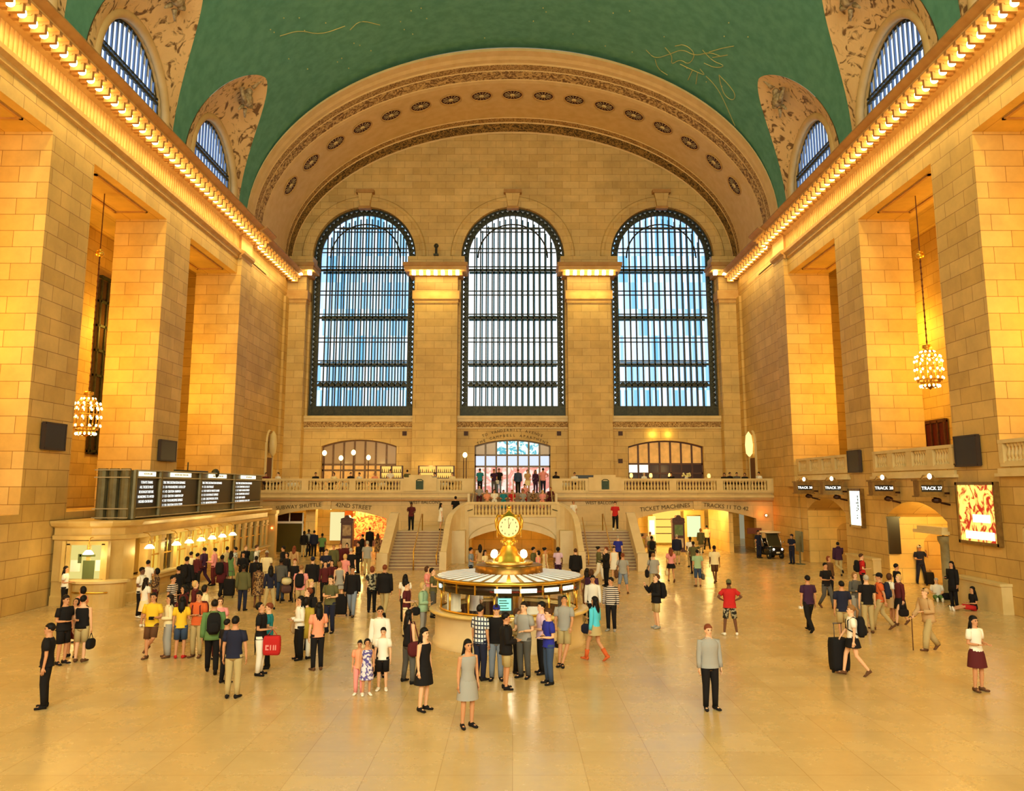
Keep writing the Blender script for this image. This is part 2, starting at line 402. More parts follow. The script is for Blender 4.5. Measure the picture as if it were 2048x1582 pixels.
    # leaf tufts between neighbours
# west wall with its windows and doorways
WX=[-12.31,0.02,12.44]; WR=4.28; ZS=23.5; ZB=10.22
DOORS=[(643,793,892,879),(949,1101,891,879),(1256,1407,893,881)]
dh=[]
for a,b,ys_,ya in DOORS:
    dh.append((xw(a,D),xw(b,D),zy(ys_,D),zy(ya,D)))
fn=lambda u,v,d:(u,D+d,v)
m=MB()
holes=[[(c-WR,ZB)]+arc(c,WR,ZS,28)[::-1]+[(c+WR,ZB)] for c in WX]+[seg(a,b,4.15,zs,za) for a,b,zs,za in dh]
m.plate([(-19,3.5),(19,3.5),(19,36),(-19,36)],holes,fn,.9,0)
struct(m.build('wall_west',STONEW))
# arch rings and keystones
m=MB()
for c in WX:
    pr=[(WR+.02,-.02),(WR+.5,-.1),(WR+.62,-.16),(WR+.8,-.16),(WR+.9,-.02)]
    rows=[[(c+r*cos(PI*i/28),D+dy,ZS+r*sin(PI*i/28)) for i in range(29)] for r,dy in pr]
    m.grid(rows)
    kz=ZS+WR; m.add([(c-.38,D-.45,kz-.1),(c+.38,D-.45,kz-.1),(c+.6,D-.5,kz+1.05),(c-.6,D-.5,kz+1.05),(c-.38,D,kz-.1),(c+.38,D,kz-.1),(c+.6,D,kz+1.05),(c-.6,D,kz+1.05)],[(0,1,2,3),(0,4,5,1),(1,5,6,2),(2,6,7,3),(3,7,4,0)])
    m.box(c-.75,c+.75,D-.62,D,kz+1.05,kz+1.32,1); m.box(c-.5,c+.5,D-.55,D,kz-.32,kz-.1,1)
struct(m.build('trim_window_arches',[STONEW,BROWN]))
# sill course and string course
m=MB()
for a,b in ((-16.9,-7.9),(-4.5,4.5),(7.9,16.9)):
    m.box(a,b,D-.3,D,10.0,10.22,0); m.box(a,b,D-.22,D,9.75,10.0,0); m.box(a,b,D-.1,D,9.3,9.75,1); m.box(a,b,D-.16,D,9.2,9.3,0)
struct(m.build('trim_sill_course',[PALE,ORNF]))
# pilasters between the windows, and the half ones in the corners
BR=MB(); BR.box(-.13,.13,-.28,.14,-.15,.15)
for n,(a,b) in enumerate(((-18.3,-16.75),(-7.95,-4.45),(4.45,7.95),(16.75,18.3))):
    m=MB(); yf=65.85; m.box(a,b,yf,D+.2,4.15,zy(606,yf))
    z0=zy(606,yf); z1=zy(582,yf); z2=zy(556,yf); z3=zy(540,64.9); z4=zy(524,64.6)
    m.box(a-.05,b+.05,yf-.1,D+.2,z0,z0+.3,1); m.box(a-.16,b+.16,yf-.22,D+.2,z0+.3,z1,1); m.box(a,b,yf-.04,D+.2,z1,z2+.1,0)
    lo=a-.75 if n in(1,2,3) else a; hi=b+.75 if n in (0,1,2) else b
    m.box(lo+.35,hi-.35,yf-.5,D+.2,z2+.1,z3,2); m.box(lo,hi,yf-1.15,D+.2,z3,z3+.3,1); m.box(lo-.1,hi+.1,yf-1.3,D+.2,z3+.3,z4,2); m.box(lo+.2,hi-.2,yf-.5,D+.2,z4,z4+.7,0)
    cp=struct(m.build('trim_pilaster_west',[STONEW,MOULD,BROWN]))
    k=7 if n in(1,2) else 2
    for i in range(k):
        x=(lo+.45)+(hi-lo-.9)*(i+.5)/k if n in(1,2) else ((hi-.35-.75*i) if n==0 else (lo+.35+.75*i))
        BR.build('bulb',BULB,cp,False,(x,yf-.72,(z2+z3)/2+.02)) if n==0 and i==0 else None
        if not(n==0 and i==0):
            bb=BR.build('bulb',BULB,cp,False,(x,yf-.72,(z2+z3)/2+.02))
# security camera like figure standing on the pilaster tops is the small bronze bracket
m=MB(); m.box(-.2,.2,-.2,.2,0,.15); m.tube([(0,0,.15),(0,0,.7)],.1,8); m.ball((0,0,.85),.2,8,6)
tag(m.build('bronze_finial',IRON,None,False,(-6.2,65.3,zy(524,64.6)+.7)),'small dark bronze finial standing on the lit pilaster capital left of the centre window','finial')
# windows
PANE=bpy.data.materials['daylit_glass']
def panemat():
    m=bpy.data.materials.new('daylit_tinted_panes'); m.use_nodes=True; nt=m.node_tree; nt.nodes.remove(nt.nodes['Principled BSDF']); lk=nt.links.new
    tc=nd(nt,'ShaderNodeTexCoord'); sp=nd(nt,'ShaderNodeSeparateXYZ'); lk(tc.outputs['Object'],sp.inputs[0]); cb=nd(nt,'ShaderNodeCombineXYZ'); lk(sp.outputs[2],cb.inputs[0]); lk(sp.outputs[0],cb.inputs[1])
    br=nd(nt,'ShaderNodeTexBrick',offset=0.,i_Scale=1.,i_Mortar_Size=0.,i_Brick_Width=2.3,i_Row_Height=.262); lk(cb.outputs[0],br.inputs[0])
    br.inputs['Color1'].default_value=S(232,242,255); br.inputs['Color2'].default_value=S(104,178,234); br.inputs['Mortar'].default_value=S(190,220,250)
    e=nd(nt,'ShaderNodeEmission',i_1=1.5); lk(br.outputs[0],e.inputs[0]); lk(e.outputs[0],nt.nodes['Material Output'].inputs[0]); return m
PT=panemat(); PW=glow('daylit_clear_panes',(240,248,255),1.5)
LV=[460,501,538,586,633,680,726,768]
for k,c in enumerate(WX):
    wd=struct(empty('window_%d'%(k+1),(c,D+.55,ZB))); hh=ZS-ZB
    ir=WR-.62
    # ornamental iron border
    m=MB()
    def ring(r0,r1,y0,y1):
        o=[(-r0,0)]+[(-r0*cos(PI*i/28),hh+r0*sin(PI*i/28)) for i in range(29)]+[(r0,0)]
        q=[(-r1,0)]+[(-r1*cos(PI*i/28),hh+r1*sin(PI*i/28)) for i in range(29)]+[(r1,0)]
        m.grid([[(u,y1,v) for u,v in o],[(u,y0,v) for u,v in o],[(u,y0,v) for u,v in q],[(u,y1,v) for u,v in q]])
    ring(WR,WR-.16,-.1,.1); ring(ir+.14,ir,-.1,.1)
    p=[(-WR+.38,.5+i*.42) for i in range(31)]+[((-WR+.38)*cos(a),hh+(WR-.38)*sin(a)) for a in [PI*(i+.5)/30 for i in range(30)]]+[(WR-.38,.5+i*.42) for i in range(31)]
    for u,v in p: m.lathe([(.2,0),(.2,.06),(.1,.06),(.1,0)],8,(0,0,0)) if False else m.ball((u,0,v),(.235,.05,.235),8,4)
    m.box(-WR,WR,-.12,.12,0,.85)
    for i in range(9): m.box(-WR+.2+i*.92,-WR+.28+i*.92,-.16,.0,.05,.8)
    m.build('iron_border',IRON,wd)
    # bars: 14 uprights in two layers, cross bars
    for nm2,yy,off,mm in (('mullions',0,0,IRON),('outer_mullions',.85,.12,mat('sky_blue_steel',(70,130,180),.5,.2))):
        m=MB()
        for i in range(1,15):
            u=-ir+2*ir*i/15+off; h=hh+math.sqrt(max(0,ir*ir-u*u)); w=.05 if nm2=='mullions' else .06; m.box(u-w,u+w,yy-.06,yy+.06,.8,h)
        for j,py in enumerate(LV):
            z=zy(py,D+.5)-ZB; u=ir if z<hh else math.sqrt(max(.1,ir*ir-(z-hh)**2)); big=j in(2,4,6,7)
            if nm2!='mullions' and not big: continue
            for dz in ((-.17,.17) if not big else (-.15,.2)): m.box(-u,u,yy-.06,yy+.06,z+dz-.04,z+dz+.04+(.1 if big and dz<0 else 0))
            if j==7:
                for i in range(15): m.ball((-ir+2*ir*(i+.5)/15,yy,z),(.17,.05,.17),6,4)
        if nm2=='mullions':
            u=ir; rr=[(ir-.55)]; m.tube([(-(ir-.75)*cos(PI*i/20),0,hh+(ir-.75)*sin(PI*i/20)) for i in range(21)],.06,4)
            m.box(-ir*.6,ir*.6,-.08,.08,hh+ir*.68,hh+ir*.72)
        m.build(nm2,mm,wd)
    m=MB(); m.add([(u,1.25,v) for u,v in [(-WR,.8)]+[(-WR*cos(PI*i/28),hh+WR*sin(PI*i/28)) for i in range(29)]+[(WR,.8)]],[tuple(range(31))])
    m.build('panes',PW if k==1 else PT,wd)
# ================= west balcony, stairs, rooms below =================
YB=59.05; ZF=4.15
m=MB(); m.box(-18.3,18.3,YB,D+.4,3.72,ZF,0); m.box(-18.3,-2.8,YB-.18,YB+.1,3.84,4.0,1); m.box(2.8,18.3,YB-.18,YB+.1,3.84,4.0,1)
m.box(-18.3,-2.8,YB-.1,YB+.1,ZF,4.36,1); m.box(2.8,18.3,YB-.1,YB+.1,ZF,4.36,1); m.box(-18.3,18.3,YB-.02,YB+.3,3.62,3.73,2)  # brown strip stands in for the shadow of the undercut below the slab
struct(m.build('trim_balcony_slab',[STONEB,PALE,BROWN]))
fn=lambda u,v,d:(u,YB+.25+d,v)
m=MB(); m.plate([(-18.4,-.1),(18.4,-.1),(18.4,3.75),(-18.4,3.75)],[seg(-17.2,-8.85,-.05,2.4,3.06),seg(-2.9,2.9,-.05,1.4,2.0),seg(8.8,17.1,-.05,2.4,3.06)],fn,.55,0)
m.box(-13.3,-12.75,YB+.08,YB+.3,3.0,3.68); m.box(12.7,13.25,YB+.08,YB+.3,3.0,3.68)
struct(m.build('wall_balcony_front',STONEB))
# rooms under the balcony
YEL=stone('warm_passage_wall',(236,200,120),(226,186,104),bw=1.4,bh=.7,rough=.5)
m=MB(); m.box(-18.4,18.4,68.6,68.9,0,3.5); m.box(-8.6,-8.3,YB+.8,68.6,0,3.4); m.box(8.2,8.5,YB+.8,68.6,0,3.4); m.box(-18.5,-18.2,YB+.8,68.6,0,3.4); m.box(15.3,15.6,YB+.8,66,0,3.4); m.box(-3.0,3.0,63.4,63.6,0,3.4); m.box(-3.2,-2.9,YB+.8,63.4,0,3.4); m.box(2.9,3.2,YB+.8,63.4,0,3.4); m.box(-14.9,-14.2,60.9,61.6,0,3.4)
struct(m.build('wall_passages',YEL))
m=MB(); m.box(-18.4,18.4,YB+.8,68.8,3.35,3.5); struct(m.build('ceiling_passages',PALE))
# inscriptions
INS=mat('incised_letters',(96,70,34),.8)
TR=(PI/2,0,0)
def insc(s,px,py,size,Y,tilt=0,par=None,sx=1.): return tag(struct(text(s,size,INS,atY(px,py,Y),(PI/2,-tilt,0),par,'trim_inscription',.01,sx=sx)))
insc('SUBWAY SHUTTLE',597,1013,.38,YB+.22,.075); insc('42ND STREET',707,1013,.42,YB+.22,-.09)
insc('TICKET MACHINES',1330,1015,.42,YB+.22,.09); insc('TRACKS 11 TO 42',1452,1014,.4,YB+.22,-.09)
insc('WEST BALCONY',850,1005,.3,YB+.22); insc('WEST BALCONY',1203,1006,.3,YB+.22)
def arctext(s,xc,zc,rad,size,Y,span):
    n=len(s)
    for i,ch in enumerate(s):
        if ch==' ': continue
        a=(i-(n-1)/2)/(n-1)*span
        tag(struct(text(ch,size,INS,(xc+rad*sin(a),Y,zc+rad*cos(a)),(PI/2,a,0),None,'trim_inscription',.01)))
zap=dh[1][3]
for s,dz,sp in (('TO VANDERBILT AVENUE',.62,.8),('THE CAMPBELL APARTMENT',.2,.95)): 
    rr=6.3; arctext(s,0,zap-rr+dz+.12,rr,.3,D-.03,sp*.95)
# balustrades
bal=MB(); bal.lathe([(.1,0),(.1,.06),(.06,.09),(.085,.17),(.105,.25),(.075,.36),(.05,.46),(.055,.52),(.09,.56),(.1,.6),(.1,.66)],8)
BALM=None
def baluster(par,p,k=1.):
    global BALM
    if BALM is None: BALM=bal.build('baluster',PALE,par,True,p); return BALM
    return inst(BALM,par,p)
def balrow(par,a,b,n,base):
    # n balusters between points a and b
    for i in range(n):
        t=(i+.5)/n; baluster(par,(a[0]+(b[0]-a[0])*t,a[1]+(b[1]-a[1])*t,base))
PLQ=noisy('green_bronze_plaque',(44,58,44),(60,72,50),8,.5,.5)
for s,nm,lab in ((-1,'left','pale stone balcony balustrade left of the central stairs, with one dark plaque'),(1,'right','pale stone balcony balustrade right of the central stairs, with one dark plaque')):
    e=empty('balustrade',(0,0,0),0,lab,'balustrade')
    X=lambda px:xw(px,YB,965)
    secs=[(530,604,11),(618,699,12),(712,801,14),(881,924,7)] if s<0 else [(1125,1170,7),(1248,1338,14),(1352,1432,13),(1445,1533,14)]
    solid=[(604,618),(699,712),(801,881),(924,948)] if s<0 else [(1103,1125),(1170,1248),(1338,1352),(1432,1445),(1533,1548)]
    x0,x1=(X(525),X(948)) if s<0 else (X(1103),X(1549))
    m=MB(); m.box(x0,x1,YB-.16,YB+.16,5.05,5.17); m.box(x0,x1,YB-.12,YB+.12,5.0,5.05); m.build('top_rail',PALE,e)
    m=MB(); m.box(x0,x1,YB-.14,YB+.14,4.22,4.36); m.build('base_rail',PALE,e)
    for a,b in solid:
        m=MB(); big=b-a>40; a1,b1=X(a),X(b); m.box(a1,b1,YB-.15,YB+.15,4.3,5.05)
        if big: m.box(a1+.25,b1-.25,YB-.22,YB+.2,4.3,5.25); m.box(a1+.6,b1-.6,YB-.2,YB+.18,5.25,5.42)
        p=m.build('post',PALE,e)
        if big:
            c=X(840 if s<0 else 1210); q=MB(); q.box(c-.26,c+.26,YB-.27,YB-.22,4.42,5.0); q.lathe([(.0,-.05),(.26,-.05),(.26,0)],12,(c,YB-.245,5.0)) if False else q.tube([(c-.26,YB-.245,5.0),(c-.12,YB-.245,5.1),(c+.12,YB-.245,5.1),(c+.26,YB-.245,5.0)],.025,4)
            q.box(c-.16,c+.16,YB-.29,YB-.26,4.5,4.9); q.build('plaque',PLQ,e)
    for a,b,n in secs: balrow(e,(X(a),YB),(X(b),YB),n,4.36)
# staircase
ST=empty('staircase',(0,0,0),0,'grand double marble staircase rising from the hall floor to the balcony','staircase')
STEP=noisy('grey_brown_steps',(150,118,88),(164,130,98),3,.5); NOSE=noisy('pale_stair_marble',(222,200,158),(212,188,144),1.5,.4)
ZA=1.95; ZC=2.7; YC=53.2
for s in (-1,1):
    for i in range(13):
        m=MB(); y=47.8+.3*i; z=.15*(i+1); xa,xb=s*4.06,s*7.02
        m.box(min(xa,xb),max(xa,xb),y,51.7 if i==12 else y+.34,0 if i<2 else z-.3,z,0); m.box(min(xa,xb),max(xa,xb),y-.03,y+.06,z-.035,z+.004,1)
        m.build('step',[STEP,NOSE],ST)
    m=MB(); xa,xb=sorted((s*2.9,s*7.02)); m.box(xa,xb,51.7,YB+.2,0,ZA); m.build('landing',NOSE,ST)
    for i in range(5):
        m=MB(); xa=s*(4.1-.26*i); xb=s*2.8; m.box(min(xa,xb),max(xa,xb),YC+.3,56.2,ZA,ZA+.15*(i+1)); m.build('step',[STEP],ST)
    # inner sweeping parapet
    path=[(3.9,47.9,.95),(3.9,49.2,1.55),(3.9,50.5,2.2),(3.88,51.4,2.62),(3.8,51.9,2.9),(3.62,52.4,3.15),(3.35,52.85,3.4),(3.05,53.1,3.58),(2.8,YC,3.66)]
    rows=[]
    for i,(x,y,z) in enumerate(path):
        a=path[max(i-1,0)]; b=path[min(i+1,len(path)-1)]; dx,dy=b[0]-a[0],b[1]-a[1]; l=math.hypot(dx,dy); nx,ny=dy/l*.13,-dx/l*.13
        rows.append([(s*(x-nx),y-ny,0),(s*(x-nx),y-ny,z-.14),(s*(x-nx*1.3),y-ny*1.3,z-.12),(s*(x-nx*1.3),y-ny*1.3,z),(s*(x+nx*1.3),y+ny*1.3,z),(s*(x+nx*1.3),y+ny*1.3,z-.12),(s*(x+nx),y+ny,z-.14),(s*(x+nx),y+ny,0)])
    m=MB(); m.grid(rows,0,True,True); m.box(s*3.9-.2,s*3.9+.2,47.6,48.1,0,1.0); m.build('parapet',NOSE,ST)
    # outer parapet
    rows=[]
    for y,z in ((47.5,.62),(47.9,1.0),(51.7,3.0),(52.2,3.05),(52.2,3.05)):
        rows.append([(s*7.02,y,0),(s*7.02,y,z-.12),(s*6.98,y,z-.1),(s*6.98,y,z),(s*7.5,y,z),(s*7.5,y,z-.1),(s*7.45,y,z-.12),(s*7.45,y,0)])
    m=MB(); m.grid(rows,0,True,True); m.box(s*7.23-.3,s*7.23+.3,47.1,47.7,0,.95); m.build('parapet',NOSE,ST)
    m=MB(); c=s*5.55; m.tube([(c,47.7,0),(c,47.7,1.0),(c,47.9,1.1),(c,51.7,2.95),(c,52.1,2.95),(c,52.1,ZA)],.035,6); m.build('handrail',BRASS,ST,True)
    m=MB(); c=s*4.25; m.tube([(c,47.6,.3),(c,47.45,.8),(c,47.9,1.0),(c,51.5,2.75)],.03,6); m.build('handrail',BRASS,ST,True)
    m=MB(); m.tube([(s*3.35,53.15,2.95),(s*2.5,53.0,3.2)],.025,5); m.build('handrail',IRON,ST,True)
m=MB(); fn=lambda u,v,d:(u,YC+d,v); m.plate([(-2.85,-.1),(2.85,-.1),(2.85,2.78),(-2.85,2.78)],[seg(-2.75,2.75,-.05,1.32,1.98)],fn,.4,0); 
m.box(-2.85,2.85,YC+.3,57,2.45,ZC,0); struct_=m.build('landing',NOSE,ST)
m=MB(); pts=[(2.6*cos(PI*i/20)*1.05,YC-.03,1.3+1.15*sin(PI*i/20)) for i in range(21)]; m.tube(pts,.03,4); m.build('arch_bead',NOSE,ST)
m=MB(); m.box(-2.9,2.9,YC-.16,YC+.2,3.54,3.66); m.box(-2.85,2.85,YC-.1,YC+.15,3.48,3.54); m.build('top_rail',PALE,ST)
m=MB(); m.box(-2.85,2.85,YC-.08,YC+.2,2.72,2.84); m.box(-2.85,-2.42,YC-.08,YC+.2,2.84,3.5); m.box(2.42,2.85,YC-.08,YC+.2,2.84,3.5); m.build('base_rail',PALE,ST)
balrow(ST,(-2.42,YC+.05),(2.42,YC+.05),22,2.83)
for i in range(10):
    m=MB(); z=ZC+.145*(i+1); m.box(-2.85,2.85,56.2+.29*i,YB+.3,ZC,z); m.build('step',STEP,ST)
for c in (-2.65,0.05,2.65):
    m=MB(); m.tube([(c,55.9,ZC+.9),(c,56.2,ZC+1.0),(c,58.9,ZF+.95),(c,58.9,ZF)],.035,6); m.build('handrail',PALE,ST,True)
m=MB(); m.box(-.02,.02,0,.02,0,.02)
# side walls that carry the centre flight
m=MB(); m.box(-3.0,-2.85,56.2,YB+.1,0,ZF+.0); m.box(2.85,3.0,56.2,YB+.1,0,ZF+.0); m.build('landing',NOSE,ST)
# balcony doorways
WB=noisy('brown_door_frame',(118,82,44),(98,66,34),5,.5); GREY=noisy('grey_door_frame',(136,120,108),(120,104,92),5,.5)
def doorway(n,i,frame,panes,levels):
    a,b,zs,za=dh[i]; d=struct(empty('door_%d'%n,((a+b)/2,D+.5,ZF))); w=(b-a)/2
    m=MB(); o=[(u-(a+b)/2,v-ZF) for u,v in seg(a,b,ZF,zs,za)]; inn=[(u*.965,v*.975 if v>0 else 0) for u,v in o]
    m.grid([[(u,.1,v) for u,v in o],[(u,-.1,v) for u,v in o],[(u,-.1,v) for u,v in inn],[(u,.1,v) for u,v in inn]])
    top=lambda u:(za-ZF)-(za-zs)*(u/w)**2
    for k in range(1,7): u=-w+2*w*k/7; m.box(u-.07,u+.07,-.08,.08,0,top(u)-.05)
    for z in levels: m.box(-w,w,-.1,.1,z-.07,z+.07)
    m.build('door_frame',frame,d)
    rows=[0]+levels
    for k in range(7):
        u0,u1=-w+2*w*k/7,-w+2*w*(k+1)/7
        for j,z in enumerate(rows):
            z1=rows[j+1] if j+1<len(rows) else None
            q=MB(); q.add([(u0,.0,z),(u1,.0,z),(u1,.0,z1 if z1 else top(u1)),(u0,.0,z1 if z1 else top(u0))],[(0,1,2,3)])
            q.build('pane',panes(k,j),d)
    return d
PBL=ornament('swirled_turquoise_glass',(220,248,250),(20,150,190),1.6,.3,.45,.55,0); 
def emitmix(m,st):
    nt=m.node_tree; b=nt.nodes['Principled BSDF']; src=[l.from_socket for l in nt.links if l.to_socket==b.inputs['Base Color']][0]
    nt.links.new(src,b.inputs['Emission Color']); b.inputs['Emission Strength'].default_value=st
emitmix(PBL,.9)
PDAY=glow('door_daylight',(214,224,248),1.1); PPNK=ornament('pink_door_reflections',(240,226,230),(206,128,124),.9,.3,.42,.6,0); emitmix(PPNK,.8)
PTAN=mat('dim_glass',(150,120,80),.2,0,.25,ecol=(190,150,100)); PAM=noisy('amber_blind',(214,160,84),(190,140,72),2,.6); emitmix(PAM,.5)
PDK=mat('dark_bar_interior',(52,16,16),.3); PWH=glow('lit_bar_window',(255,246,220),1.5)
doorway(2,1,GREY,lambda k,j:(PPNK if j==0 else PDAY if j==1 else (PBL if 2<=k<=5 else PTAN)),[2.05,2.95])
doorway(1,0,WB,lambda k,j:(PAM if j==0 else PAM if j==1 else PTAN),[1.75,2.2])
doorway(3,2,noisy('red_brown_door_frame',(88,46,26),(74,36,20),5,.5),lambda k,j:(PDK if j==0 else (PWH if k<2 else PDK) if j==1 else PAM),[1.5,2.25])
# small dark vents beside the doors
for i,(px,py) in enumerate(((809,867),(932,867),(1118,867),(1241,867),(1241,922))):
    p=atY(px,py,D-.02) if px not in (932,1118) else atY(px,py,D-.02)
    m=MB(); m.box(-.17,.17,-.04,.04,-.17,.17); m.box(-.12,.12,-.05,-.03,-.12,.12)
    o=m.build('wall_vent',mat('dark_red_vent',(64,26,14),.6),None,False,p); tag(o,['square dark vent in the wall right of the left balcony arch','square dark vent at upper left of the centre balcony doors','square dark vent at upper right of the centre balcony doors','upper square dark vent left of the right balcony arch','lower square dark vent left of the right balcony arch'][i],'vent')
# ================= south side ticket office =================
XO=-15.5; ZR=3.25; YN=34.3; YE=53.4
GOLDST=noisy('golden_marble',(214,180,112),(200,164,96),1.5,.35)
TO=struct(empty('wall_ticket_office',(0,0,0)))
# plan with a rounded near corner
plan=[(-18.2,33.7),(-17.4,33.5),(-16.6,33.45),(-16.0,33.7),(-15.65,34.2),(XO,34.9),(XO,YE),(-16.2,54.2),(-18.2,54.4)]
def band(z0,z1,off,mm,extra=None):
    pl=[]
    for i,(x,y) in enumerate(plan):
        a=plan[max(i-1,0)]; b=plan[min(i+1,len(plan)-1)]; dx,dy=b[0]-a[0],b[1]-a[1]; l=math.hypot(dx,dy); pl.append((x+dy/l*off,y-dx/l*off))
    return pl
m=MB()
prof=[(0,2.52),(.1,2.55),(.12,2.7),(.02,2.74),(.02,3.0),(.22,3.08),(.3,3.2),(.3,3.28),(-.4,3.3)]
m.grid([[(x,y,z) for x,y in band(0,0,o,0)] for o,z in prof]); m.add([(x,y,3.29) for x,y in band(0,0,-.2,0)],[tuple(range(len(plan)))])
m.build('office_cornice',GOLDST,TO)
m=MB(); m.grid([[(x,y,z) for x,y in band(0,0,o,0)] for o,z in ((-.55,1.02),(-.55,2.6))]); m.build('inner_wall',mat('office_interior',(226,184,104),.5),TO)
m=MB(); m.grid([[(x,y,z) for x,y in band(0,0,o,0)] for o,z in ((.02,0),(.02,.35),(-.02,.4),(-.02,.92))]); m.grid([[(x,y,.94) for x,y in band(0,0,o,0)] for o in (.04,-.62)]); m.build('dado',GOLDST,TO)
m=MB(); m.grid([[(x,y,z) for x,y in plan[:6]] for z in (.9,2.54)]); m.build('end_wall',GOLDST,TO)
# front pilasters, capitals, dark glazed bays
pil=MB(); pil.box(-.2,.2,-.16,.2,0,1.62); pil.box(-.25,.25,-.22,.2,1.3,1.36); pil.box(-.24,.24,-.2,.2,1.46,1.62); pil.box(-.22,.22,-.2,.2,0,.1)
ysP=[36.2,37.5,38.9,40.5,42.0,43.5,45.0,46.6,47.8,48.9,50.0,51.2,52.4,53.2]; pz=None
for y in ysP:
    if pz is None: pz=pil.build('pilaster',GOLDST,TO,False,(XO-.1,y,.92)); pz.rotation_euler=(0,0,PI/2)
    else: inst(pz,TO,(XO-.1,y,.92))
DG=mat('dark_ticket_glass',(40,26,14),.15); LG=glow('lit_ticket_booth',(255,206,84),.8)
for i in range(len(ysP)-1):
    y0,y1=ysP[i]+.2,ysP[i+1]-.2; m=MB(); lit=i in(0,2,3,4,5,6)
    m.box(XO-.1,XO-.06,y0,y1,1.0,2.5); m.build('ticket_window_pane',LG if lit else DG,TO)
    m=MB(); m.box(XO-.06,XO-.02,(y0+y1)/2-.03,(y0+y1)/2+.03,1.0,2.5); m.box(XO-.06,XO-.0,y0,y1,1.7,1.76); m.build('ticket_window_bar',BRASS,TO)
# ledges: the long counter shelf and the rounded near counter
m=MB(); m.box(XO-.1,XO+.38,35.6,53.2,.92,1.0); m.box(XO-.05,XO+.2,35.6,53.2,.72,.92)
tag(m.build('counter_shelf',PALE),'long pale marble shelf under the row of ticket windows','counter')
cn=empty('ticket_counter',(-16.2,33.6,0),0,'rounded golden marble counter with a brass rail below the nearest ticket window','counter')
def rc(r0,r1,z0,z1,mm,nm,par=cn):
    q=MB(); n=16; A=[PI*1.0+PI*.98*i/n for i in range(n+1)]
    q.grid([[(1.15*r*cos(a),r*.95*sin(a),z) for a in A] for r,z in ((r0,z0),(r1,z0),(r1,z1),(r0,z1))],0); return q.build(nm,mm,par,False)
rc(.2,.92,0,.95,GOLDST,'counter_body'); rc(0,1.05,.95,1.04,PALE,'counter_top')
q=MB(); q.tube([(1.15*cos(a),1.02*sin(a)*.95,.62) for a in [PI*(1.3+.4*i/8) for i in range(9)]],.03,6); q.build('brass_rail',BRASS,cn,True)
# nearest ticket window
nw=empty('ticket_window',(-16.75,33.42,1.06),0,'lit ticket window with white notices behind the nearest rounded counter','window')
q=MB(); q.box(-.75,-.62,-.08,.1,0,1.35); q.box(.62,.75,-.08,.1,0,1.35); q.box(-.75,.75,-.08,.1,1.3,1.45); q.box(-.9,-.78,-.14,.1,-.1,1.45); q.box(.78,.9,-.14,.1,-.1,1.45); q.build('window_frame',GOLDST,nw)
q=MB(); q.box(-.62,.62,.04,.06,0,1.3); q.build('lit_pane',glow('ticket_interior',(240,222,130),.9),nw)
q=MB(); q.box(-.58,-.2,-.01,.02,.28,.72); q.build('notice',WHITE,nw); q=MB(); q.box(.4,.6,-.01,.02,.3,.72); q.build('notice',WHITE,nw)
q=MB(); q.box(-.25,.35,-.02,.03,.85,.93); q.box(-.1,.35,0,.03,.0,.7); q.box(-.3,-.18,-.02,.03,.6,.95); q.build('dark_grille',mat('green_grey_glass',(86,96,60),.3),nw)
# hanging ticket lamps
lampm=[MB(),MB()]
lampm[0].tube([(0,0,.0),(.0,0,.28),(-.1,0,.4),(-.3,0,.42)],.018,6); lampm[0].lathe([(.03,0),(.06,-.03),(.05,-.06)],8)
lampm[1].lathe([(.05,-.05),(.12,-.09),(.2,-.2),(.2,-.22),(.15,-.2),(.0,-.12)],14)
lp=[(-16.45,32.98,2.25,0),(-15.12,35.4,2.3,1)]+[(-15.12,y,2.24,1) for y in (38.2,39.7,41.2,42.7,44.2,45.8)]
SHD=glow('lamp_shade_glow',(255,238,170),9.)
LN=['on a bracket over the nearest ticket window','first along the office front from the rounded corner','second along the office front from the rounded corner','third along the office front from the rounded corner','fourth along the office front from the rounded corner','fifth along the office front from the rounded corner','sixth along the office front from the rounded corner','last along the office front, farthest from the rounded corner']
l0=None
for i,(x,y,z,k) in enumerate(lp):
    if l0 is None:
        l0=empty('ticket_lamp',(x,y,z)); lampm[0].build('bracket',BRASS,l0,True); lampm[1].build('lamp_shade',SHD,l0,True); o=l0
    else: o=copytree(l0); o.location=(x,y,z)
    tag(o,'lit white glass lamp hanging '+LN[i],'lamp','lamps over the ticket windows'); o.rotation_euler=(0,0,0 if k else -PI/2)
# departure board on the roof
BD=empty('departure_board',(-15.6,34.4,3.32),0,'long dark metal departures board with white lettering on the ticket office roof','board')
BM=noisy('board_metal',(112,102,70),(96,86,58),3,.45,.3); SL=mat('board_rail',(176,164,136),.4,.5); WT=glow('white_board_letters',(255,255,246),1.15)
LB=17.7; HB=1.98
m=MB(); m.box(-1.35,0,0,LB,0,HB,0)
for k in range(3): m.tube([(-1.15+.47*k,-.1,0),(-1.15+.47*k,-.1,HB+.06)],.2,10,0)
for y in (-.05,2.45,7.15,12.25): m.tube([(.06,y+.15,0),(.06,y+.15,HB)],.12,8,0)
m.build('cabinet',BM,BD)
m=MB()
for z in (.06,.42,HB-.3,HB): m.box(.0,.16,.2,LB,z-.025,z+.025); m.box(-1.4,.05,-.32,-.28,z-.02,z+.02)
m.build('rail',SL,BD)
pan=[(.25,2.4),(2.8,7.1),(7.5,12.2),(12.6,17.4)]; hd=['HUDSON LINE','HUDSON LINE DEPARTURES','HARLEM LINE DEPARTURES','NEW HAVEN LINE']
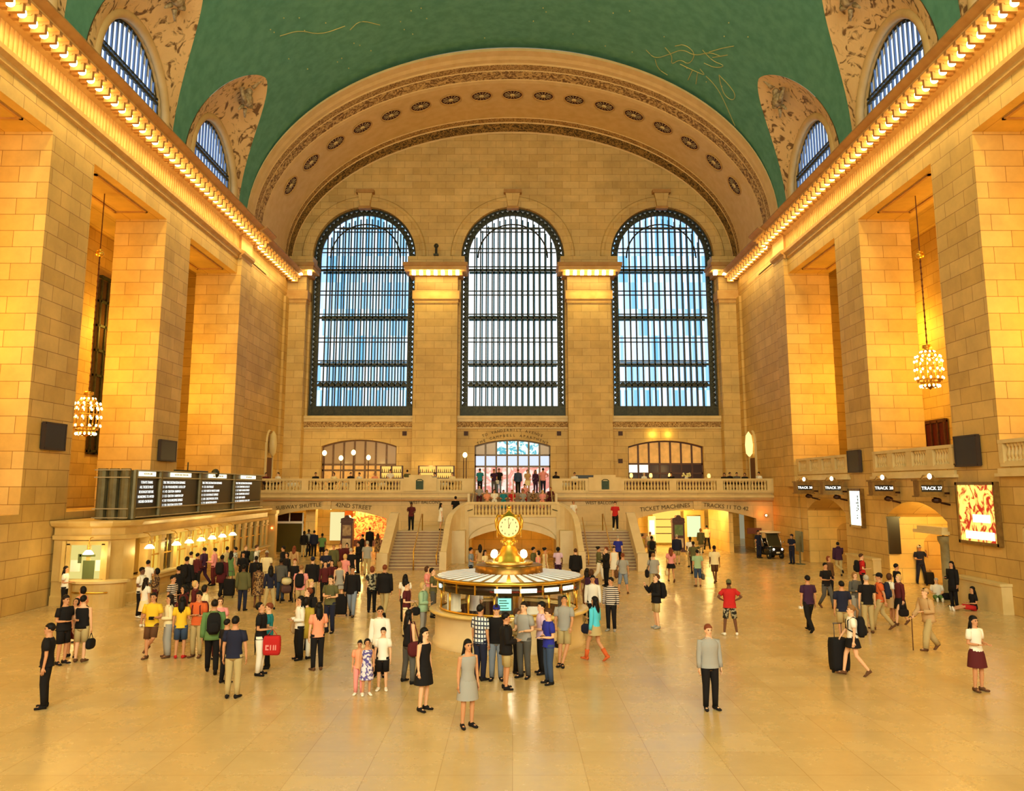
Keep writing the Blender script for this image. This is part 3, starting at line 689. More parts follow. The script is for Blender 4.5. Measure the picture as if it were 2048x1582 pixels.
rowsT=[['TODAYS TRAINS','ALL TICKETS MUST','BE BOUGHT BEFORE','BOARDING TO AVOID','HIGHER ON BOARD'],
['TRK TIME DESTINATION REMARKS','3  1 28  POUGHKEEPSIE  LOCAL STP','4  1 42  CROTON  HARMON','3  1 55  CROTON  HARMON EXP','4  2 07  POUGHKEEPSIE EXPRESS','3  2 20  CROTON LOCAL STOPS'],
['TRK TIME DESTINATION REMARKS','9  1 25  SOUTHEAST','6  1 48  NORTH WHITE PLAINS','8  1 53  SOUTHEAST EXPRESS','2  2 05  CRESTWOOD LOCAL','5  2 25  BREWSTER NORTH'],
['TRK TIME DESTINATION REMARKS','1  1 34  STAMFORD LOCAL ST','1  1 37  NEW HAVEN EXPRESS','2  2 04  STAMFORD LOCAL ST','4  2 07  NEW HAVEN','3  2 34  STAMFORD LOCAL STP']]
for i,(a,b) in enumerate(pan):
    m=MB(); m.box(.0,.03,a,b,.46,HB-.36); p=m.build('display_panel',BLACK,BD)
    c=(a+b)/2; m=MB(); w=.28*(b-a) if i else .8; m.box(.03,.07,c-w,c+w,HB-.24,HB-.05); h=m.build('header_plate',glow('header_plate_glow',(255,250,214),1.7),BD)
    text(hd[i],.13,mat('header_ink',(150,130,80),.6),(.08,c,HB-.145),(PI/2,0,PI/2),h,'lettering',.004)
    for j,s in enumerate(rowsT[i]):
        text(s,.16,WT,(.05,a+.2 if i else c,HB-.5-.2*j),(PI/2,0,PI/2),p,'lettering',.004,'LEFT' if i else 'CENTER',sx=(b-a-1.4)/2.9 if i else .95)
m=MB(); m.tube([(-.3,6.6,HB),(-.3,6.6,HB+.5)],.03,6); m.tube([(-.3,5,HB+.08),(-.3,9.3,HB+.08)],.04,6); m.ball((0,9.6,HB),(.22,.22,.25),10,6); m.build('board_camera',IRON,BD,True)
# kiosks below the arches
def kiosk(p,lab,green):
    e=empty('poster_kiosk',p,0,lab,'kiosk')
    m=MB(); m.box(-.42,.42,-.3,.3,0,2.05); m.box(-.46,.46,-.34,.34,0,.12); m.box(-.46,.46,-.34,.34,2.05,2.12); m.build('cabinet',WOOD,e)
    m=MB(); pr=[(-.44,2.12),(-.44,2.35),(-.2,2.42),(-.1,2.58),(.1,2.58),(.2,2.42),(.44,2.35),(.44,2.12)]; m.grid([[(u,-.3,v) for u,v in pr],[(u,.3,v) for u,v in pr]],0); m.add([(u,-.3,v) for u,v in pr],[tuple(range(8))]); m.build('crest',WOOD,e)
    m=MB(); m.box(-.3,.3,-.33,-.3,1.15,1.9); m.build('poster',noisy('green_poster',(70,110,60),(110,130,70),3,.4) if green else noisy('tan_poster',(196,170,130),(120,90,60),3,.4),e)
    m=MB(); m.box(-.3,.3,-.33,-.3,.3,.95); m.build('poster',noisy('pale_poster',(206,190,160),(170,150,120),3,.4),e)
kiosk(atY(694,1095,60.7).xy.to_3d(),'dark wood poster kiosk in the left archway under the balcony',False)
kiosk(atY(1357,1095,61.0).xy.to_3d(),'dark wood kiosk with a green poster in the right archway under the balcony',True)
# shop fronts at the back of the passages
SHOP=ornament('mottled_shop_display',(236,176,96),(170,50,14),2.4,.5,.4,.56,0); emitmix(SHOP,.4)
e=empty('shop_front',(-10.6,66.2,0),0,'bright orange shop window display at the back of the left passage','shop')
m=MB(); m.box(-1.9,1.9,0,.1,.5,2.7); m.build('display',SHOP,e); m=MB(); m.box(-2,2,-.1,.2,0,.5); m.box(-2,2,-.1,.2,2.7,3.0); m.build('shop_frame',WOOD,e)
e=empty('shop_front',(-13.9,67,0),0,'pale lit shop window behind the people in the left passage','shop'); m=MB(); m.box(-.55,.55,0,.1,.4,2.6); m.build('display',glow('pale_shop_light',(255,240,170),.9),e); m=MB(); m.box(.6,1.3,0,.1,0,2.7); m.build('shop_frame',mat('orange_panel',(216,110,30),.5),e)
e=empty('store_door',(-16.0,60.7,0),0,'dark glazed shop door with a white transom at the end of the ticket office','door')
m=MB(); m.box(-.95,.95,0,.06,0,2.0); m.build('door_glass',mat('dark_olive_glass',(84,74,36),.15),e)
m=MB(); m.box(-1,1,-.1,.12,2.0,2.15); m.box(-1,-.92,-.05,.12,0,2.75); m.box(.92,1,-.05,.12,0,2.75); m.box(-.04,.04,-.05,.12,2.15,2.75); m.build('transom',WHITE,e)
m=MB(); m.box(-.95,.95,0,.06,2.15,2.75); m.build('transom_glass',mat('dark_glass',(40,16,12),.1),e)
e=empty('corner_column',(-15.75,55.4,0),0,'tall pale stone column with a small red lamp at the end of the ticket office','column'); m=MB(); m.box(-.28,.28,-.28,.28,0,3.0); m.box(-.34,.34,-.34,.34,0,.2); m.box(-.34,.34,-.34,.34,2.85,3.1); m.build('shaft',GOLDST,e); m=MB(); m.ball((.1,-.34,1.95),.07,8,6); m.build('red_lamp',glow('red_lamp_glow',(255,120,60),8),e)
e=empty('shop_front',(14.3,66.6,0),0,'bright doorway window in a tan frame at the right of the right passage','shop')
m=MB(); m.box(-.55,.5,0,.08,.7,2.3); m.build('display',glow('greenish_shop_light',(238,255,190),1.0),e); m=MB(); m.box(-.8,.8,-.1,.1,2.4,2.75); m.box(-.8,-.6,-.1,.1,0,2.4); m.box(.55,.8,-.1,.1,0,2.4); m.build('shop_frame',GOLDST,e)
e=empty('shelf_wall',(12.3,67.4,0),0,'lit yellow shop wall with dark shelves at the back of the right passage','shop')
m=MB(); m.box(-1.1,1.1,0,.1,.2,2.7); m.build('display',glow('yellow_shop_light',(255,214,96),1.1),e)
m=MB(); 
for z in (.9,1.4,2.0): m.box(-1.1,1.1,-.2,.02,z,z+.06)
m.build('shelf',WOOD,e)
e=empty('ticket_machine',(10.9,66.5,0),0,'tall pale lit ticket machine left of the green poster kiosk','machine'); m=MB(); m.box(-.3,.3,-.3,.3,0,2.3); m.build('cabinet',WHITE,e); m=MB(); m.box(-.2,.2,-.32,-.3,.9,2.0); m.build('screen',glow('machine_screen',(255,250,210),1.5),e)
e=empty('framed_picture',(9.75,63.8,0),0,'dark framed picture board standing on the floor of the right passage','picture'); m=MB(); m.box(-.42,.42,-.03,.03,.15,1.15); m.build('picture',noisy('dark_picture',(60,44,26),(120,90,50),6,.5),e); m=MB(); m.tube([(-.3,0,.2),(-.3,.25,0)],.02,5); m.tube([(.3,0,.2),(.3,.25,0)],.02,5); m.box(-.46,.46,-.04,.04,.1,.16); m.build('stand',WOOD,e)
# ================= information booth and clock =================
BC=Vector((atY(1018,1100,26.3).x,26.3,0))
IB=empty('information_booth',BC,0,'round marble and brass information booth in the middle of the floor','booth')
m=MB(); m.lathe([(2.32,0),(2.32,.12),(2.26,.14),(2.24,.86),(2.3,.9)],48); m.build('counter_body',NOSE,IB,True)
m=MB(); m.lathe([(2.2,.9),(2.4,.92),(2.44,.95),(2.42,1.0),(1.9,1.0),(1.9,.92)],48); m.build('counter_top',noisy('yellow_marble',(226,196,126),(214,180,108),2,.25),IB,True)
m=MB(); m.lathe([(1.9,0),(1.9,.9)],36); m.lathe([(0,.02),(1.9,.02)],24); m.build('booth_floor',WOOD,IB)
m=MB()
for i in range(16):
    a=2*PI*(i+.5)/16; m.tube([(2.08*cos(a),2.08*sin(a),1.0),(2.08*cos(a),2.08*sin(a),1.6)],.03,6)
m.lathe([(2.06,1.0),(2.12,1.0),(2.12,1.05),(2.06,1.05)],48); m.build('brass_post',BRASS,IB,True)
gl=bpy.data.materials.new('clear_glass'); gl.use_nodes=True; nt=gl.node_tree; nt.nodes.remove(nt.nodes['Principled BSDF'])
mx=nd(nt,'ShaderNodeMixShader',i_0=.12); tr=nd(nt,'ShaderNodeBsdfTransparent'); gs=nd(nt,'ShaderNodeBsdfGlossy',i_Roughness=.05); nt.links.new(tr.outputs[0],mx.inputs[1]); nt.links.new(gs.outputs[0],mx.inputs[2]); nt.links.new(mx.outputs[0],nt.nodes['Material Output'].inputs[0])
m=MB(); m.lathe([(2.07,1.05),(2.07,1.58)],48); m.build('glass_screen',gl,IB,True)
# sign band: dark panels, four lit ones
m=MB(); m.lathe([(2.1,1.58),(2.16,1.58),(2.2,1.84),(2.1,1.84)],48); m.build('sign_band',mat('dark_brown_band',(38,20,10),.3),IB,True)
SG=glow('booth_sign_glow',(236,255,226),2.2)
for i in range(12):
    a=-PI/2+(i-5.5)*.3; r=2.205
    m=MB(); m.box(-.02,.02,-.02,.03,1.58,1.86); o=m.build('band_divider',BRASS,IB,False,(2.2*cos(a),2.2*sin(a),0)); o.rotation_euler=(0,0,a)
for i,dx in enumerate((-2.03,-.16,.56,1.22,1.72)):
    a=-PI/2+math.asin(max(-.98,min(.98,dx/2.2))); w=.24 if i else .06
    m=MB(); m.box(-.02,.02,-w,w,-.05,.06); o=m.build('lit_sign',SG,IB,False,(2.21*cos(a),2.21*sin(a),1.72)); o.rotation_euler=(0,.1,a)
    if i: text('TRAIN INFORMATION',.075,mat('red_sign_ink',(170,50,30),.5),(.026,0,-.02),(PI/2,0,PI/2),o,'lettering',.002)
m=MB(); m.lathe([(2.2,1.84),(2.3,1.87),(2.32,1.93),(2.28,1.95),(1.04,2.035)],48); m.build('roof_rim',BRASS,IB,True)
m=MB()
for i in range(36):
    a0,a1=2*PI*i/36+.03,2*PI*(i+1)/36-.03
    if 8.2<i%36<9.4: continue
    m.quad((2.2*cos(a0),2.2*sin(a0),1.965),(2.2*cos(a1),2.2*sin(a1),1.965),(1.06*cos(a1),1.06*sin(a1),2.05),(1.06*cos(a0),1.06*sin(a0),2.05))
m.build('roof_panel',mat('white_roof_glass',(214,226,226),.2,0,.35,ecol=(230,240,240)),IB)
m=MB(); m.lathe([(1.04,2.0),(1.04,2.24),(.98,2.28),(0,2.28)],40); m.build('drum',noisy('worn_gilt_bronze',(150,112,52),(116,84,40),5,.3,.8),IB,True)
m=MB(); m.lathe([(.42,0),(.42,2.0)],20); m.build('core_column',BRASS,IB,True)
# fittings in the booth
e=empty('monitor',BC+Vector((-.12,-1.5,1.0)),0,'green and white screen facing out from the middle of the information booth','monitor'); m=MB(); m.box(-.24,.24,0,.08,.0,.5); m.build('screen_housing',mat('dark_grey',(50,50,46),.4),e); m=MB(); m.box(-.19,.19,-.012,0,.1,.44); m.build('screen',glow('teal_screen',(150,236,208),1.4),e)
for k in range(4): 
    m=MB(); m.box(-.16,.12-.06*(k%2),-.016,-.012,.15+.07*k,.175+.07*k); m.build('screen_text',mat('teal_ink',(40,120,110),.5),e)
for x,y,z,w,h,lab,cat,c in ((-1.62,-.95,1.02,.2,.5,'tall white notice board behind the left glass of the information booth','notice',(232,226,206)),(.72,-1.6,1.02,.2,.2,'white leaflet holder on the counter at the right of the booth screen','holder',(240,236,224)),(1.7,-.9,1.05,.12,.42,'yellow green leaflet rack at the right end of the booth','rack',(226,230,120))):
    m=MB(); m.box(-w,w,-.03,.03,0,h); m.box(-w*.7,w*.7,-.035,-.03,h*.45,h*.75) ; m.box(-w-.02,w+.02,-.08,.08,-.02,.02); tag(m.build('leaflet_board',mat('board_%d'%c[2],c,.5),None,False,BC+Vector((x,y,z))),lab,cat)
m=MB(); m.box(-.08,.08,-.08,.08,0,.46); tag(m.build('speaker_box',BLACK,None,False,BC+Vector((1.52,-1.2,1.0))),'upright black box on the counter behind the leaning man in grey','box')
# clock
CK=empty('brass_clock',BC+Vector((0,0,2.28)),0,'four faced brass clock with globe lamps on top of the information booth','clock')
m=MB(); m.lathe([(.7,0),(.76,.05),(.72,.08),(.45,.09)],32); m.build('dish',noisy('bright_gilt',(236,204,120),(226,190,100),4,.25,.7),CK,True)
m=MB(); m.lathe([(.5,.07),(.42,.12),(.4,.22),(.3,.3),(.26,.42),(.2,.52),(.19,.6),(.24,.64),(.24,.72),(.2,.76),(.16,.84),(.3,.9)],24); m.build('pedestal',BRASS,CK,True)
m=MB()
for i in range(10): a=2*PI*i/10; m.ball((.24*cos(a),.24*sin(a),.68),(.035,.035,.05),6,4)
m.build('acanthus_ring',BRASS,CK,True)
m=MB(); m.ball((0,0,1.14),(.34,.34,.36),20,14); m.lathe([(.3,1.38),(.2,1.5),(.07,1.58),(.05,1.66)],20); m.ball((0,0,1.7),.07,10,8); m.build('clock_case',BRASS,CK,True)
FACE=glow('opal_clock_face',(255,238,150),1.15); INK=mat('clock_ink',(90,70,20),.5); HAND=mat('clock_hand',(120,40,10),.5)
for k in range(4):
    f=empty('face_mount',(0,0,1.14),k*PI/2); f.parent=CK
    fm=MB(); n=32; fm.lathe([(0,0),(.31,0)],32); o=fm.build('clock_face',FACE,CK); o.matrix_local=Matrix.Rotation(k*PI/2,4,'Z')@Matrix.Translation((0,-.36,1.14))@Matrix.Rotation(PI/2,4,'X')
    bpy.data.objects.remove(f)
    q=MB(); q.lathe([(.3,-.02),(.34,-.02),(.35,.02),(.31,.03)],32); z=q.build('bezel',BRASS,o,True)
    q=MB()
    for h in range(12):
        a=PI*h/6; q.box(.24*sin(a)-.012,.24*sin(a)+.012,.24*cos(a)-.025,.24*cos(a)+.025,.002,.008)
    q.build('hour_marks',INK,o)
    q=MB()
    for a,l in ((-.12,.23),(.42,.15)):
        q.tube([(-.05*sin(a),-.05*cos(a),.014),(l*sin(a),l*cos(a),.014)],[.012,.006],5)
    q.build('hands',HAND,o)
for k in range(4):
    a=PI/4+k*PI/2; m=MB(); m.tube([(r*cos(a),r*sin(a),z) for r,z in ((.2,.86),(.42,.94),(.56,1.12),(.58,1.32),(.5,1.48),(.4,1.44))],.03,6); m.build('scroll_frame',BRASS,CK,True)
    m=MB(); m.ball((.3*cos(a),.3*sin(a),1.46),.05,8,6); m.build('corner_finial',BRASS,CK,True)
for a in (-PI/2-.95,-PI/2+.95,PI/2-.95,PI/2+.95):
    p=(.56*cos(a),.56*sin(a)); m=MB(); m.tube([(.35*cos(a),.35*sin(a),.1),(*p,.12),(*p,.2)],.03,6); m.build('lamp_arm',BRASS,CK,True)
    m=MB(); m.ball((*p,.3),.11,12,8); m.build('globe_lamp',glow('globe_glow',(255,244,190),4.),CK,True)
# ================= chandeliers =================
def chandelier(p,zt,lab):
    e=empty('chandelier',p,0,lab,'chandelier')
    GL=BRASS; h=2.05
    m=MB(); m.lathe([(.0,h),(.2,h-.02),(.22,h-.15),(.1,h-.22),(.3,h-.35),(.34,h-.42),(.12,h-.45)],16); m.lathe([(.5,h-.6),(.54,h-.62),(.5,h-.66)],20); m.lathe([(.55,.95),(.6,.97),(.55,1.0)],20); m.lathe([(.56,.35),(.6,.4),(.4,.2),(.42,.05),(.1,.0),(.0,-.1)],20)
    for i in range(10):
        a=2*PI*i/10; m.tube([(r*cos(a),r*sin(a),z) for r,z in ((.25,h-.3),(.5,h-.62),(.57,1.2),(.57,.7),(.5,.25))],.03,5)
    m.build('gilt_frame',mat('gilt_frame',(214,160,60),.3,.8),e,True)
    b=MB(); b.ball((0,0,0),(.055,.055,.065),6,4); b0=None; BG=glow('chandelier_bulb',(255,222,150),9.)
    for r,z,n in ((.3,h-.36,10),(.54,h-.58,12),(.6,1.25,12),(.61,.85,12),(.6,.45,12),(.42,.08,14)):
        for i in range(n):
            a=2*PI*(i+.3)/n; q=(r*cos(a),r*sin(a),z)
            if b0 is None: b0=b.build('bulb',BG,e,True,q)
            else: inst(b0,e,q)
    m=MB(); top=zt-p[2]; m.tube([(0,0,h),(0,0,top-3.0)],.03,5); m.tube([(0,0,top-3.0),(0,0,top)],.025,5)
    for i in range(int((top-3-h)/.3)): m.ball((0,0,h+.15+.3*i),(.05,.05,.09),6,4)
    m.build('chain',mat('dark_chain',(96,52,20),.5,.4),e); m=MB(); m.ball((0,0,top-3.0),(.2,.2,.16),10,6); m.lathe([(.05,top-2.9),(.16,top-2.85),(.05,top-2.75)],10); m.build('chain_boss',BRASS,e,True)
chandelier(Vector((19.6,38.7,9.2)),ZO,'gold chandelier full of small bulbs in the bay of the right wall')
chandelier(Vector((-19.7,38.4,6.95)),ZO,'gold chandelier full of small bulbs in the bay of the left wall')
# tall windows of the side aisles seen past the piers
for s,n,y,x in ((-1,9,50.4,-24.95),(1,10,49.2,24.95)):
    wd=struct(empty('window_%d'%n,(x,y,0))); m=MB(); a=6 if s<0 else 6
    if s>0:
        m.box(-.1,0,-1.6,1.6,6.0,8.4); m.build('dark_glass',mat('dark_red_glass',(80,22,14),.2),wd); m=MB()
        for k in range(-2,3): m.box(-.2,0,k*.75-.05,k*.75+.05,6.0,8.4)
        m.box(-.2,0,-1.6,1.6,8.3,8.5); m.build('wood_frame',WOOD,wd)
    else:
        m.box(-.0,.1,-1.6,1.6,6.5,17); m.build('dark_glass',mat('dark_aisle_glass',(60,40,22),.2),wd)
        m=MB()
        for k in range(-2,3): m.box(-.0,.2,k*.75-.06,k*.75+.06,6.5,17)
        for k in range(8): m.box(0,.2,-1.6,1.6,6.6+1.5*k,6.75+1.5*k)
        m.build('iron_frame',IRON,wd)
# ================= right wall fittings =================
for k,(a,b) in enumerate(OPEN[:3]):
    e=empty('balustrade',(0,0,0),0,'stone balustrade in the '+['farthest tall bay of the right wall, beside the balcony','middle tall bay of the right wall, below the chandelier','near tall bay of the right wall, mostly out of view'][k],'balustrade')
    m=MB(); m.box(W-.1,W+.3,a,b,6.22,6.36); m.build('top_rail',PALE,e); m=MB(); m.box(W-.06,W+.26,a,b,5.36,5.56); m.build('base_rail',PALE,e)
    n=4; 
    for i in range(n+1): 
        y=a+(b-a)*i/n; m=MB(); m.box(W-.08,W+.28,max(a,y-.28),min(b,y+.28),5.5,6.24); m.build('post',PALE,e)
    for i in range(n): balrow(e,(W+.1,a+(b-a)*i/n+.3),(W+.1,a+(b-a)*(i+1)/n-.3),6,5.56)
m=MB()
for a,b in OPEN[:3]: m.box(W-.2,W+.02,a-.2,b+.2,5.0,5.12); m.box(W-.12,W+.02,a-.1,b+.1,5.12,5.3)
for a,b in [(42.3,45.6),(31.35,34.6)]: m.box(W-.4,W+.02,a,b,0,1.0,0); m.box(W-.46,W+.02,a-.05,b+.05,1.0,1.1,0)
m.box(W-.2,W+.02,53.7,58.9,0,.3); struct(m.build('trim_right_wall',PALE))
# track gate recesses
m=MB()
for i,(a,b) in enumerate(GATES):
    fn=lambda u,v,d:(u,b-.03+d,v)
    m.plate([(W+.02,-.1),(22.4,-.1),(22.4,3.16),(W+.02,3.16)],[seg(20.05,21.3,-.05,1.95,2.4,8)],fn,1.6,0)
    m.box(20.0,21.4,b+1.55,b+1.65,0,2.6); m.box(22.3,22.4,a-1,b,0,4.2); m.box(20.95,22.4,a-1,b,3.16,3.3); m.box(20.95,22.4,a-.1,a,0,3.2)
struct(m.build('wall_track_gates',YEL))
TB=mat('timetable_black',(26,20,16),.35)
q0=atY(1776,1035,41.2); q1=atY(1804,1108,41.2)
m=MB(); m.box(q0.x,q1.x,41.24,41.36,q1.z,q0.z); m.box(q0.x-.05,q1.x+.05,41.22,41.3,q0.z-.04,q0.z+.04); tag(m.build('timetable_panel',TB),'tall black timetable panel on the wall inside the second track gate from the balcony','panel')
m=MB(); m.box(-.05,.05,-.55,.55,.75,1.95); m.box(-.03,.03,-.05,.05,0,.8); m.box(-.2,.2,-.3,.3,0,.05); tag(m.build('notice_stand',mat('grey_green_board',(92,90,66),.5),None,False,(17.3,51.2,0)),'grey notice board on a post beside the track gate nearest the balcony','notice')
# open gate door of the second gate
e=empty('track_gate_door',(18.6,34.6,0),0,'dark red gate door standing open beside a round stone column in the near track gate','door'); m=MB(); m.box(-.05,.05,-.6,.6,0,2.1); m.build('door_panel',noisy('dark_red_door',(96,46,30),(80,36,24),6,.5),e); m=MB(); m.box(-.08,.08,-.66,.66,2.1,2.25); m.box(-.08,.08,-.66,-.58,0,2.2); m.build('door_frame',WHITE,e)
e=empty('stone_column',(18.35,35.9,0),0,'round grey stone column at the edge of the near track gate','column'); m=MB(); m.lathe([(.34,0),(.34,.15),(.26,.2),(.25,2.2),(.3,2.3),(.34,2.4),(.34,2.55)],16); m.build('shaft',noisy('grey_stone_column',(150,136,96),(128,112,76),3,.6),e,True)
e=empty('gate_canopy',(18.25,36.4,2.62),0,'bright yellow lit cornice over the near track gate','canopy'); m=MB(); m.box(-.3,.3,-.95,1.6,0,.14); m.box(-.2,.2,-.8,1.4,.14,.3); m.build('canopy_slab',PALE,e)
# lit track signs standing off the wall
SB=noisy('sign_bronze',(150,116,60),(128,96,48),5,.4,.6)
for i,(px,t,lab) in enumerate(((1607,'TRACK 30','lantern sign nearest the balcony on the right wall, unreadably bright white plate'),(1662,'TRACK 29','lantern sign second from the balcony on the right wall, left of the narrow dark screen'),(1763,'TRACK 28','lantern sign below the middle balustrade of the right wall, its left one'),(1857,'TRACK 27','lantern sign below the middle balustrade of the right wall, its right one'))):
    p=atX(px,975,17.45); p.z=4.55
    e=empty('track_sign',p,0,lab,'sign','track number lanterns on the right wall')
    m=MB(); w=.52; m.box(-w,w,-.25,.25,-.3,.3); m.box(-w-.06,w+.06,-.3,.3,.3,.38); m.box(-w-.06,w+.06,-.3,.3,-.36,-.3); m.tube([(-.3,0,.36),(-.2,0,.52),(.2,0,.52),(.3,0,.36)],.05,6); m.build('sign_case',SB,e)
    m=MB(); m.box(-.42,.42,-.27,-.25,-.14,.14); q=m.build('sign_recess',BLACK,e)
    text(t,.19,glow('track_letters',(255,252,236),3.),(0,-.275,0),(PI/2,0,0),q,'lettering',.004)
    m=MB(); m.tube([(w,0,-.2),(1.0,0,-.2)],.05,6); m.tube([(.2,0,-.34),(.5,0,-.6),(.95,0,-.7)],.05,6); m.ball((.3,0,-.5),(.22,.14,.12),8,6); m.build('wall_bracket',noisy('dark_iron_bracket',(70,36,18),(56,28,14),5,.5,.5),e)
    m=MB(); m.ball((0,-.15,.5),(.09,.09,.12),8,6); m.build('lamp_globe',glow('sign_lamp_glow',(255,240,190),8.),e)
# dark screens and lit posters on the piers
for p,q,s,lab in (((1697,903),(1722,943),1,'black flat panel on the right wall pier nearest the balcony'),((1911,875),(1960,930),1,'black flat panel on the second right wall pier from the balcony'),((320,880),(348,922),-1,'black flat panel on the left wall pier above the departures board'),((88,845),(125,900),-1,'black flat panel on the near left wall pier')):
    A=atX(*p,s*18.2); B=atX(*q,s*18.2); y0,y1=sorted((A.y,B.y)); z0,z1=sorted((A.z,B.z)); c=Vector((s*18.17,(y0+y1)/2,(z0+z1)/2))
    e=empty('wall_panel',c,0,lab,'panel'); m=MB(); m.box(-.06,.12,-(y1-y0)/2,(y1-y0)/2,-(z1-z0)/2,(z1-z0)/2) if s>0 else m.box(-.12,.06,-(y1-y0)/2,(y1-y0)/2,-(z1-z0)/2,(z1-z0)/2); m.build('black_face',BLACK,e); m=MB(); h=(z1-z0)/2; w=(y1-y0)/2
    for sg in (-1,1): m.box(-.07,.07,-w-.05,w+.05,sg*h-.04,sg*h+.04); m.box(-.07,.07,sg*w-.04,sg*w+.04,-h,h)
    m.build('panel_frame',mat('dark_brown_frame',(48,30,20),.5),e)
def lightbox(yc,zc,w,h,lab,face):
    e=empty('lit_poster',(W-.1,yc,zc),0,lab,'poster'); m=MB()
    for sg in (-1,1): m.box(-.1,.1,-w-.1,w+.1,sg*(h+.05)-.06,sg*(h+.05)+.06); m.box(-.1,.1,sg*(w+.05)-.06,sg*(w+.05)+.06,-h-.1,h+.1)
    m.build('poster_frame',SB,e); m=MB(); m.box(-.05,.08,-w,w,-h,h); o=m.build('poster_sheet',face,e); return o
o=lightbox(44.6,3.5,.72,.9,'white lit poster with small dark lettering on the right wall pier nearest the balcony',glow('white_poster',(240,255,240),1.6))
m=MB()
for k in range(7): m.box(-.07,-.055,-.22,-.12-.04*(k%3),-.55+.13*k,-.48+.13*k)
for k in range(5): m.box(-.07,-.055,-.38,-.3,-.1+.16*k,.02+.16*k)
m.build('lettering',mat('poster_ink',(60,60,50),.5),o)
PO=ornament('bright_patterned_poster',(255,236,120),(170,40,20),1.8,.5,.4,.56,0); emitmix(PO,.9)
o=lightbox(33.0,3.6,1.3,1.1,'brightly lit red, yellow and white poster on the near right wall pier',PO)
m=MB(); m.box(-.065,-.05,-.9,.3,-.35,-.05); m.box(-.065,-.05,-1.1,.9,-1.0,-.7); m.build('lettering',glow('poster_white_letters',(250,240,255),1.6),o)
# niche lamps beside the balcony
for s in (1,-1):
    y=63.4 if s>0 else 62.6; e=empty('niche_lamp',(s*18.28,y,ZF),0,'arched wall niche with '+('lit torch lamp' if s>0 else 'unlit lamp')+' at the '+('right' if s>0 else 'left')+' end of the balcony','niche')
    m=MB(); m.grid([[(-s*.12,.8*math.cos(PI*i/14)*1.0,3.7+.9*sin(PI*i/14)) for i in range(15)],[(-s*.0,.85*math.cos(PI*i/14),3.75+.95*sin(PI*i/14)) for i in range(15)]]); m.box(-.12,.12,-.9,-.75,0,3.7); m.box(-.12,.12,.75,.9,0,3.7); m.build('niche_frame',PALE,e)
    m=MB(); m.box(-.06,.06,-.7,.7,0,2.6); m.build('niche_door',mat('dark_niche',(84,36,16),.5),e)
    m=MB(); m.lathe([(.05,2.7),(.25,2.95),(.3,3.6),(.22,4.3),(.02,4.6)],12); o=m.build('torch_shade',glow('torch_glow',(255,214,130),1.6) if s>0 else PALE,e,True); o.location=(-s*.3,0,0)
# red lamp and name plate in the corner under the balcony
e=empty('red_lamp',(17.75,59.2,2.62),0,'small red warning lamp glowing on the wall right of the right archway','lamp'); m=MB(); m.ball((0,-.1,0),.08,10,8); m.build('bulb',glow('red_bulb',(255,150,90),12.),e); m=MB(); m.tube([(0,.05,0),(0,-.06,0)],.11,10); m.build('lamp_base',IRON,e)
m=MB(); m.box(-.5,.5,-.04,.04,-.2,.2); m.box(-.44,.44,-.05,-.04,-.14,-.1); tag(m.build('name_plate',mat('brown_plate',(110,52,24),.5),None,False,(16.9,59.2,1.55)),'brown name plate on the wall above the parked black cart','plate')
